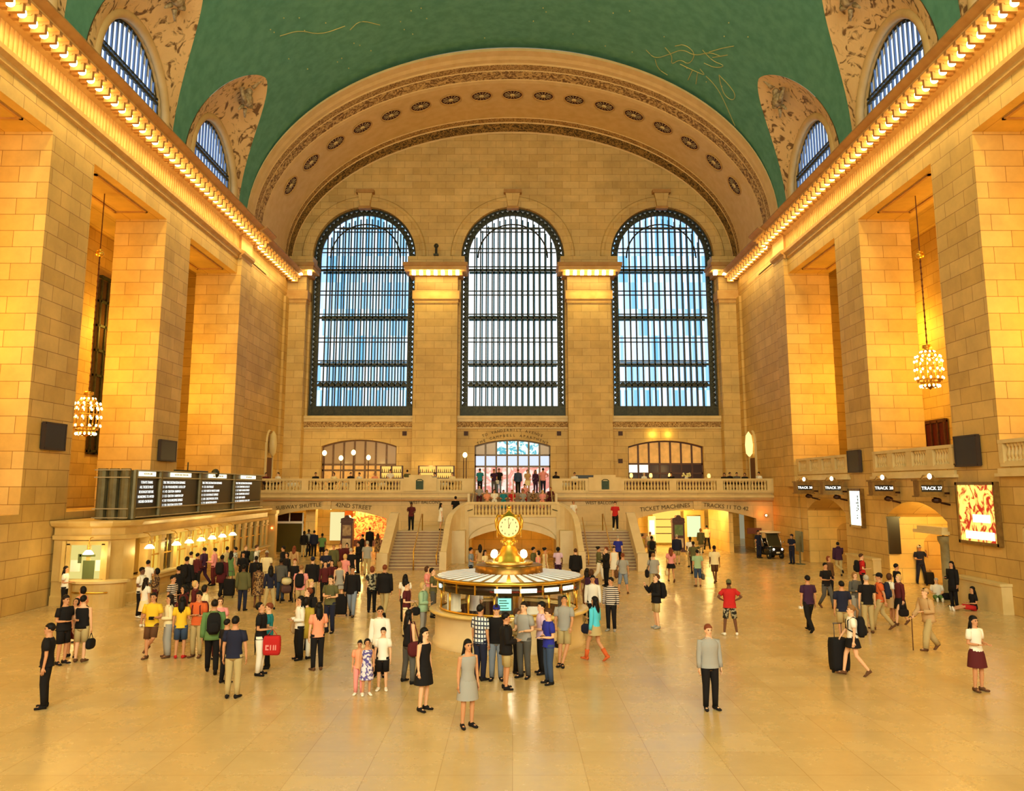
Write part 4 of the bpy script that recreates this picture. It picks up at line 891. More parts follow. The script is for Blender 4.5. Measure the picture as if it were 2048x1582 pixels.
# ================= people =================
CO=dict(wh=(236,230,220),blk=(26,23,25),nvy=(34,36,58),gry=(156,154,152),dgr=(88,86,84),mar=(88,32,36),red=(190,40,40),ora=(208,98,50),yel=(232,190,50),crm=(234,216,172),tan=(192,156,112),kha=(182,162,116),brn=(98,66,44),olv=(94,92,60),grn=(96,130,78),lgr=(160,190,154),tea=(38,128,146),tur=(84,200,232),blu=(44,50,156),den=(58,74,104),ldn=(126,138,160),pnk=(232,150,150),sal=(236,156,124),lil=(214,184,216),pur=(62,34,62),mus=(178,152,58),
 dk=(30,20,16),bk=(18,14,14),br=(78,48,30),lb=(140,100,60),bl=(206,170,110),gy=(170,162,150),rd=(120,60,36))
SKIN=dict(w=(228,178,142),m=(198,142,104),d=(106,68,46))
def cmat(k,pre='cloth'):
    n=pre+'_'+k
    if n in MC: return MC[n]
    if k in ('stripe','plaid','floral','camo','print','wplaid'):
        m=bpy.data.materials.new(n); m.use_nodes=True; nt=m.node_tree; b=nt.nodes['Principled BSDF']; lk=nt.links.new; tc=nd(nt,'ShaderNodeTexCoord')
        if k in('stripe',):
            w=nd(nt,'ShaderNodeTexWave',bands_direction='Z',i_Scale=5.); lk(tc.outputs['Object'],w.inputs[0]); src=w.outputs[0]; c=((40,28,28),(222,206,196),.45,.55)
        elif k in('plaid','wplaid'):
            br=nd(nt,'ShaderNodeTexBrick',offset=0.,i_Scale=1.,i_Mortar_Size=.022,i_Brick_Width=.1,i_Row_Height=.1,i_Mortar_Smooth=.4); sp=nd(nt,'ShaderNodeSeparateXYZ'); cb=nd(nt,'ShaderNodeCombineXYZ'); ad=nd(nt,'ShaderNodeMath',operation='ADD'); lk(tc.outputs['Object'],sp.inputs[0]); lk(sp.outputs[0],ad.inputs[0]); lk(sp.outputs[1],ad.inputs[1]); lk(ad.outputs[0],cb.inputs[0]); lk(sp.outputs[2],cb.inputs[1]); lk(cb.outputs[0],br.inputs[0]); src=br.outputs['Fac']; c=((228,232,240),(56,62,84) if k=='plaid' else (150,150,140),.3,.7)
        else:
            v=nd(nt,'ShaderNodeTexNoise',i_Scale=16. if k!='camo' else 11.,i_Detail=1.); lk(tc.outputs['Object'],v.inputs[0]); src=v.outputs[0]; c=((84,76,150),(226,214,230),.45,.55) if k=='floral' else ((34,30,26),(170,164,140),.48,.54) if k=='camo' else ((70,44,34),(168,130,84),.44,.56)
        cr=nd(nt,'ShaderNodeValToRGB'); e=cr.color_ramp.elements; e[0].color=S(c[0]); e[1].color=S(c[1]); e[0].position=c[2]; e[1].position=c[3]; lk(src,cr.inputs[0]); lk(cr.outputs[0],b.inputs['Base Color']); b.inputs['Roughness'].default_value=.85
        MC[n]=m; return m
    return mat(n,CO[k],.85 if pre=='cloth' else .6,0,0,.2)
ARM=dict(d=((.14,.02,-1),(.05,-.14,-1)),b=((.16,.05,-1),(-.35,-.9,.02)),h=((.7,.25,-.7),(-.78,-.3,-.42)),p=((.3,-.5,-.6),(-.3,-.1,1)),u=((.8,-.6,.1),(.8,-.55,.25)),f=((.1,-.12,-1),(-.95,-.5,.12)),l=((.1,-.6,-.75),(-.4,-.55,.75)),s=((.1,-.4,-1),(.0,-.6,-.8)),w=((.12,.4,-1),(.06,.1,-1)),r=((.6,-.3,.55),(-.75,-.1,.6)),c=((.2,.0,-1),(.1,-.03,-1)),k=((.1,-.3,-1),(-.1,-.75,-.62)),o=((.25,.3,-1),(-.75,.45,-.35)))
HNAME=dict(cap='cap',hat='hat')
def rounded(m,c,sx,sy,sz,mi=0,e=.35,n=12,box=False):
    # cushion like box
    rows=[]
    for i in range(9):
        t=-1+2*i/8; k=(1-abs(t)**4)**.35 if abs(t)<1 else .55; k=max(k,.6) if not box else (.9 if abs(t)==1 else .97 if abs(t)>.7 else 1)
        row=[]
        for j in range(n):
            a=2*PI*j/n; ca,sa=cos(a),sin(a); f=lambda q:math.copysign(abs(q)**e,q)
            row.append((c[0]+sx*k*f(ca),c[1]+sy*k*f(sa),c[2]+sz*t))
        rows.append(row)
    m.grid(rows,mi,True,True)
def remesh(m,vox):
    me=bpy.data.meshes.new('tmp'); me.from_pydata(m.v,[],m.f); o=bpy.data.objects.new('tmp',me); COL.objects.link(o)
    md=o.modifiers.new('r','REMESH'); md.mode='VOXEL'; md.voxel_size=vox; sm=o.modifiers.new('s','SMOOTH'); sm.factor=.5; sm.iterations=3
    dg=bpy.context.evaluated_depsgraph_get(); r=bpy.data.meshes.new_from_object(o.evaluated_get(dg)); bpy.data.objects.remove(o); bpy.data.meshes.remove(me)
    q=MB(); q.v=[tuple(v.co) for v in r.vertices]; q.f=[tuple(p.vertices) for p in r.polygons]; q.m=[0]*len(q.f); bpy.data.meshes.remove(r); return q
def person(row):
    sec=[s.strip() for s in row.split('|')]; f=sec[0].split(); label=sec[1]
    px,py,h,face,skin,hair,top,bot,shoe,legs,arms=f[:11]; opt=dict(t.split('=') for t in f[11:] if '=' in t)
    px,py,h=float(px),float(py),float(h); zf=float(opt.get('z',0)); k=h/1.76; rz=math.radians(float(face))
    sit=legs in('sit','floor','perch'); fem=hair.split(':')[0] in('long','bob','bun','pony','curly') 
    hs={'sit':1.54/1.76,'floor':.93/1.76,'perch':1.36/1.76}.get(legs,1.)
    if 'Y' in opt: P=atY(px,py,float(opt['Y'])); P.z=zf
    else: P=atZ(px,py,zf+h*hs)
    P.z=zf
    hy=float(opt.get('yaw',0)); hp=float(opt.get('nod',0)); lean=math.radians(float(opt.get('lean',0))); fat=float(opt.get('fat',1))
    HZ={'sit':.72,'floor':.13,'perch':.56}.get(legs,.93); dz=HZ-.93
    cx=.165 if not fem else .15
    def U(p):  # upper body lean about the hips
        x,y,z=p; z+=dz; y2=y*cos(lean)-(z-HZ)*sin(lean); z2=HZ+y*sin(lean)+(z-HZ)*cos(lean)
        return Vector((x,y2,z2))
    # legs: hip, knee, ankle, toe for the two sides
    LG=[]
    for s in (-1,1):
        hip=Vector((s*.088,0,HZ-.01)); kn=Vector((s*.1,-.02,.5)); an=Vector((s*.105,.015,.08)); td=Vector((s*.25,-1,0)).normalized()
        if legs in('walk','walk2'):
            fw=(s>0)==(legs=='walk')
            if fw: kn=Vector((s*.09,-.17,.51)); an=Vector((s*.09,-.24,.09))
            else: kn=Vector((s*.09,.05,.5)); an=Vector((s*.09,.33,.15)); td=Vector((0,-.8,-.6))
            td=Vector((0,-1,.12)) if fw else td
        elif legs=='wide': kn=Vector((s*.15,-.02,.5)); an=Vector((s*.2,.01,.08))
        elif legs=='cross':
            if s>0: kn=Vector((.02,-.1,.52)); an=Vector((-.13,-.16,.09))
        elif legs=='kick':
            if s>0: kn=Vector((.1,-.1,.55)); an=Vector((-.14,.16,.3)); td=Vector((-.3,-.7,-.5)).normalized()
        elif legs=='sit': kn=Vector((s*.12,-.43,.7)); an=Vector((s*.12,-.36,.3))
        elif legs=='perch': kn=Vector((s*.12,-.4,.5)); an=Vector((s*.12,-.5,.08))
        elif legs=='floor': kn=Vector((s*.1,-.43,.17)); an=Vector((s*.1,-.85,.07)); td=Vector((0,-.3,1)).normalized()
        elif legs=='lean': an=Vector((s*.1,-.28,.08)) if s<0 else Vector((-.02,-.36,.08)); kn=Vector((s*.09,-.14,.5))
        elif legs=='step':
            if s>0: kn=Vector((.1,-.3,.62)); an=Vector((.1,-.28,.23))
        LG.append((hip,kn,an,td))
    gx=.0; 
    tor=[(.80,.1,.085),(.87,cx,.115),(.95,cx*1.0,.12),(1.05,cx*(.9 if not fem else .8),.105),(1.15,cx*(.92 if not fem else .82),.102),(1.27,cx*1.05,.118),(1.36,cx*1.06,.112),(1.405,cx*.9,.095),(1.44,cx*.62,.08),(1.465,.075,.068),(1.53,.056,.06)]
    tor=[(z,a*(fat if .84<z<1.4 else 1),b*(fat if .84<z<1.4 else 1)) for z,a,b in tor]
    sh=cx+.025
    AJ=[]
    for s,c in zip((-1,1),arms.split(',')):
        ua,fa=ARM[c]; S0=U((s*sh,0,1.378)); mk=lambda v:Vector((v[0]*s,v[1],v[2])).normalized()
        e=S0+mk(ua)*.285; w=e+mk(fa)*.25; AJ.append((S0,e,w,mk(fa),s))
    b=MB()
    b.tube([U((0,0,z)) for z,_,_ in tor],[(a,c) for _,a,c in tor],12,up=(1,0,0))
    for hip,kn,an,td in LG:
        b.tube([hip,hip.lerp(kn,.3),kn,kn.lerp(an,.3),an],[.088,.082,.056,.054,.036],8); b.tube([an+Vector((0,0,-.02))-td*.04,an+Vector((0,0,-.035))+td*.08,an+Vector((0,0,-.045))+td*.15],[(.036,.04),(.04,.032),(.03,.02)],8)
    for S0,e,w,fd,s in AJ:
        b.tube([S0.lerp(U((0,0,1.42)),.45),S0,S0.lerp(e,.4),e,e.lerp(w,.3),w],[.05,.058,.046,.038,.036,.026],8)
    HC=U((0,-.01,1.505)); HR=Matrix.Rotation(math.radians(hy),3,'Z')@Matrix.Rotation(math.radians(-hp),3,'X')
    hd=lambda p:HC+HR@(Vector(p)-Vector((0,-.01,1.53)))
    hm=MB()
    hm.ball((0,0,1.645),(.074,.094,.108),10,8); hm.ball((0,-.03,1.585),(.054,.062,.07),8,6); hm.tube([(0,-.088,1.645),(0,-.112,1.612),(0,-.09,1.6)],[.012,.017,.012],6)
    for s in(-1,1): hm.ball((s*.076,.008,1.628),(.014,.022,.032),6,4)
    hm.ball((0,-.088,1.548),(.026,.018,.018),6,4)
    hm.v=[tuple(hd(v)) for v in hm.v]; b.add(hm.v,hm.f)
    near=P.y<31; vox=.016 if near else (.021 if P.y<40 else .03)
    body=remesh(b,vox/ k if k<1 else vox)
    # hands: palm, four unequal curled fingers, thumb from the side of the palm
    for S0,e,w,fd,s in AJ:
        sd=fd.cross(Vector((0,0,1)));
        if sd.length<.3: sd=Vector((0,-1,0)) if abs(fd.z)>.9 else Vector((1,0,0))
        sd.normalize(); nn=fd.cross(sd).normalized()
        body.tube([w-fd*.02,w+fd*.03,w+fd*.085],[(.024,.018),(.037,.016),(.036,.013)],8,up=tuple(sd))
        for q,(o,l) in enumerate(((-.028,.062),(-.009,.075),(.01,.07),(.028,.055))):
            r0=w+fd*.08+sd*o; cu=nn*(.012*s); body.tube([r0,r0+fd*l*.5+cu*.6,r0+fd*l*.95+cu*2.2],[.0085,.008,.006],5)
        t0=w+fd*.025+sd*.03*-1; body.tube([t0,t0+fd*.035-sd*.022,t0+fd*.062-sd*.024+nn*.01],[.012,.01,.007],5)
    # face: eyes, brows, mouth
    fm=MB()
    for s in(-1,1):
        fm.ball((s*.03,-.087,1.642),(.013,.008,.008),6,4,1); fm.box(s*.031-.017,s*.031+.017,-.096,-.082,1.658,1.664,1)
    fm.ball((0,-.09,1.573),(.022,.008,.007),8,4,2)
    body.add([tuple(hd(v)) for v in fm.v],fm.f,0)
    n=len(fm.f); body.m[-n:]=fm.m
    kk=lambda mb:setattr(mb,'v',[(x*k,y*k,z*k) for x,y,z in mb.v])
    kk(body); R0=body.build('person',[mat('skin_'+skin,SKIN[skin],.55,0,0,.3),mat('eye_dark',(40,26,20),.4),mat('lips',(150,70,64),.5)],None,True,P); R0.rotation_euler=(0,0,rz)
    tag(R0,label,'person')
    def kid(mb,nm,mm): kk(mb); return mb.build(nm,mm,R0,True)
    # hair or headgear
    st,hc=hair.split(':'); hcol=cmat(hc,'hair'); m=MB()
    if st in('short','long','bob','pony','bun','curly','cap','hat'):
        r=1.0
        if st=='curly': m.ball((0,.022,1.66),(.108,.115,.115),12,12)
        elif st=='bob': m.ball((0,.02,1.64),(.096,.11,.135),12,12)
        else: m.ball((0,.008,1.674),(.086,.106,.1),12,12)
        m.v=[(x,max(y,-.022-max(0,z-1.66)*.5) if z<1.694 else y,z) for x,y,z in m.v]
        if st=='long': m.tube([(0,.03,1.66),(0,.07,1.56),(0,.1,1.45),(0,.115,1.3)],[(.085,.06),(.09,.05),(.1,.035),(.07,.02)],8,up=(1,0,0)); [m.tube([(s*.07,.02,1.68),(s*.088,.02,1.56),(s*.09,.0,1.42)],[.028,.03,.02],6) for s in(-1,1)]
        if st=='pony': m.tube([(0,.1,1.68),(0,.16,1.62),(0,.14,1.45)],[.03,.04,.02],6)
        if st=='bun': m.ball((0,.1,1.72),.05,8,6)
        m.v=[tuple(hd(v)) for v in m.v]; kid(m,'hair',cmat('dk','hair') if st in('cap','hat') else hcol)
    if st in('cap','hat'):
        m=MB(); m.ball((0,.012,1.685),(.09,.106,.088),12,8)
        if st=='cap': m.tube([(0,-.07,1.7),(0,-.13,1.69),(0,-.175,1.68)],[(.075,.012),(.07,.01),(.04,.008)],8,up=(1,0,0))
        else: m.lathe([(.09,1.69),(.15,1.68),(.15,1.69),(.09,1.71)],14)
        m.v=[tuple(hd(v)) for v in m.v]; kid(m,st,cmat(hc))
    # top
    tk,tc=top.split(':'); tm=cmat(tc); g=.012 if tk not in('jacket','coat','hood') else .028
    hem={'tee':.86,'long':.86,'sleeveless':.9,'jacket':.8,'coat':.6,'hood':.82,'dress':.9,'polo':.86,'mini':.9,'gown':.9}[tk]
    m=MB(); rings=[(z,a,c) for z,a,c in tor if z>=.87 and z<(1.445 if tk not in('sleeveless','dress','gown','mini') else 1.41)]
    if hem<.87 and not sit: rings=[(hem,cx*1.1*fat,.135*fat)]+rings
    if tk=='coat' and sit: rings=rings[1:]
    ext=[(1.448,.1,.085)] if tk not in('sleeveless','dress','gown','mini') else []
    rr=[U((0,0,z)) for z,_,_ in rings+ext]; m.tube(rr,[(a*1.06+g,c*1.06+g) for _,a,c in rings]+[(a+g*.3,c+g*.3) for _,a,c in ext],14,up=(1,0,0))
    if tk in('dress','gown','mini'):
        L0={'dress':.5,'gown':.2,'mini':.66}[tk]; m.tube([(0,0,1.0),(0,0,.86),(0,0,.7),(0,0,L0)],[(cx*1.0,.125),(cx*1.25,.16),(cx*1.4,.19),(cx*1.6,.22)],16,up=(1,0,0),cap=False)
    sl={'tee':.62,'polo':.66,'long':2,'jacket':2,'coat':2,'hood':2}.get(tk,0)
    for S0,e,w,fd,s in AJ:
        if sl==0: 
            if tk=='sleeveless': m.tube([U((s*.07,.0,1.44)),S0.lerp(U((0,0,1.43)),.25)],[.035,.03],6)
            continue
        i0=S0.lerp(U((0,0,1.41)),.55)
        if sl<1: m.tube([i0,S0+Vector((0,0,.005)),S0.lerp(e,.3),S0.lerp(e,sl)],[.048+g,.06+g,.062+g,.06+g],9)
        else: m.tube([i0,S0+Vector((0,0,.005)),S0.lerp(e,.5),e,e.lerp(w,.5),w-fd*.01],[.048+g,.06+g,.054+g,.046+g,.042+g,.034+g],9)
    if tk=='hood': m.ball(U((0,.09,1.47)),(.1,.07,.06),8,6)
    if tk in('polo','jacket','long'): m.tube([U((.075*cos(a),.005+.07*sin(a),1.462)) for a in [2*PI*i/10 for i in range(11)]],.014,5)
    kid(m,{'tee':'t_shirt','polo':'shirt','long':'shirt','sleeveless':'top','jacket':'jacket','coat':'coat','hood':'hooded_jacket','dress':'dress','gown':'dress','mini':'dress'}[tk],tm)
    # bottom
    if bot!='-':
        bk_,bc=bot.split(':'); bm=cmat(bc); m=MB()
        m.tube([(0,0,HZ-.12),(0,0,HZ-.05),(0,0,HZ+.02),U((0,0,1.0))],[(.12,.1),(cx+.02,.13),(cx+.016,.13),(cx*.98+.006,.118)],12,up=(1,0,0))
        if bk_ in('pants','jeans','capri','shorts','wide'):
            en={'pants':1,'jeans':1,'wide':1,'capri':.5,'shorts':0}[bk_]; wd=1.35 if bk_=='wide' else 1.
            for hip,kn,an,td in LG:
                pts=[hip+Vector((0,0,.01)),hip.lerp(kn,.35)]; rs=[.103*fat,.1]
                if en==0: pts+=[hip.lerp(kn,.93)]; rs+=[.094]
                else: pts+=[kn,kn.lerp(an,.45*en if en<1 else .5)]+([an+Vector((0,0,.0))] if en==1 else []); rs+=[.078*wd,.068*wd]+([.06*wd] if en==1 else [])
                m.tube(pts,rs,10)
            kid(m,'shorts' if bk_=='shorts' else 'jeans' if bk_=='jeans' else 'trousers',bm)
        else:
            L0=.56 if bk_=='skirt' else .7 if bk_=='miniskirt' else .12
            m.tube([(0,0,.98),(0,0,.86),(0,0,L0)],[(cx+.012,.12),(cx+.05,.16),(cx+.09,.2)],16,up=(1,0,0),cap=False); kid(m,'skirt',bm)
    for hip,kn,an,td in LG:
        m=MB(); up=an+Vector((0,0,-.02)); m.tube([up-td*.06+Vector((0,0,-.01)),up+td*.03+Vector((0,0,-.005)),up+td*.1+Vector((0,0,-.028)),up+td*.175+Vector((0,0,-.034))],[(.042,.05),(.046,.05),(.048,.032),(.036,.022)],8)
        if 'boot' in opt: m.tube([an+Vector((0,0,-.02)),an.lerp(kn,.5)],[.052,.068],8)
        kid(m,'boot' if 'boot' in opt else 'shoe',cmat(opt['boot'] if 'boot' in opt else shoe))
    # things carried or worn: objects of their own
    M=Matrix.Translation(P)@Matrix.Rotation(rz,4,'Z')@Matrix.Scale(k,4)
    for t in sec[2:]:
        kd,cc,sd,lab=[q.strip() for q in t.split(':',3)]; s=1 if sd=='r' else -1; m=MB(); cm=cmat(cc); st2=None
        e=empty({'bp':'backpack','sb':'shoulder_bag','hb':'handbag','su':'suitcase','ph':'phone','sh':'shopping_bag','um':'umbrella','cn':'walking_cane','ca':'camera','pa':'paper'}[kd],P,rz,lab,{'bp':'backpack','sb':'bag','hb':'bag','su':'suitcase','ph':'phone','sh':'bag','um':'umbrella','cn':'cane','ca':'camera','pa':'paper'}[kd]); e.scale=(k,k,k)
        hand=AJ[1 if s>0 else 0][2]+AJ[1 if s>0 else 0][3]*.1
        if kd=='bp':
            c=U((0,.215,1.2)); rounded(m,c,.16,.09,.25); rounded(m,c+Vector((0,.09,-.08)),.12,.04,.12); m.build('bag_body',cm,e,True)
            m=MB(); [m.tube([U((q*.09,.15,1.38)),U((q*.1,.02,1.45)),U((q*.11,-.12,1.36)),U((q*.13,-.13,1.15)),U((q*.15,.12,1.02))],.016,5) for q in(-1,1)]; m.build('shoulder_strap',cm,e,True)
        elif kd=='sb':
            c=U((s*(cx+.13),.0,.84)); rounded(m,c,.075,.19,.17); m.build('bag_body',cm,e,True); m=MB(); m.tube([c+Vector((0,-.12,.15)),U((s*.15,-.05,1.46)),U((s*.13,.05,1.47)),c+Vector((0,.12,.15))],.014,5); m.build('bag_strap',cm,e,True)
        elif kd in('hb','sh'):
            q=hand; w,d,hh=(.17,.07,.13) if kd=='hb' else (.2,.1,.22)
            c=q-Vector((0,0,hh+.16)); rounded(m,c,d,w,hh,0,.3 if kd=='hb' else .16,12,kd=='sh'); m.build('bag_body',cm,e,True); m=MB(); m.tube([c+Vector((0,-w*.6,hh)),q,c+Vector((0,w*.6,hh))],.01,5); m.build('bag_handle',cm,e,True)
            if kd=='sh':
                for x in (-1,1):
                    m=MB()
                    for y0,y1,z0,z1 in ((-.13,-.1,-.1,.02),(-.1,-.05,-.02,.02),(-.1,-.05,-.1,-.07),(-.02,.01,-.1,.02),(.05,.08,-.1,.02),(.1,.13,-.1,.02)): m.box(min(x*d,x*(d+.008)),max(x*d,x*(d+.008)),min(x*y0,x*y1),max(x*y0,x*y1),z0,z1)
                    o=m.build('pale_print',cmat('pnk'),e); o.location=c
        elif kd=='su':
            c=Vector((s*.42,.12,.42)); rounded(m,c,.22,.13,.34,0,.2,12,True); m.build('case_body',cm,e,True); m=MB(); [m.tube([c+Vector((q*.12,0,.3)),c+Vector((q*.1,-.05,.66))],.012,5) for q in(-1,1)]; m.tube([c+Vector((-.12,-.05,.66)),c+Vector((.12,-.05,.66))],.016,6); m.build('pull_handle',mat('case_handle',(90,80,76),.4,.5),e,True)
            m=MB(); [m.tube([c+Vector((q*.2-.02,.08,-.38)),c+Vector((q*.2+.02,.08,-.38))],.04,8) for q in(-1,1)]; m.build('case_wheel',BLACK,e)
        elif kd=='ph': m.box(-.035,.035,-.006,.006,-.06,.06); o=m.build('phone_body',cm,e); o.location=hand+AJ[1 if s>0 else 0][3]*.02
        elif kd=='ca': m.box(-.06,.06,-.035,.035,-.04,.04); m.tube([(0,-.03,0),(0,-.09,0)],.032,8); o=m.build('camera_body',cm,e); o.location=hand
        elif kd=='pa': m.box(-.12,.12,-.004,.004,-.15,.15); o=m.build('paper_sheet',cm,e); o.location=hand+Vector((0,-.03,.05)); o.rotation_euler=(.5,0,0)
        elif kd=='um': m.tube([hand+Vector((0,0,.08)),hand-Vector((0,0,.2))],.012,6); m.tube([hand-Vector((0,0,.15)),hand-Vector((0,0,.3)),hand-Vector((0,0,.72))],[.022,.035,.01],8); m.build('umbrella_canopy',cm,e,True)
        elif kd=='cn': m.tube([(hand.x,hand.y-.02,0),(hand.x,hand.y,hand.z+.02),(hand.x,hand.y-.05,hand.z+.05),(hand.x,hand.y-.09,hand.z+.01)],.014,6); m.build('cane_shaft',cm,e,True)
    return P
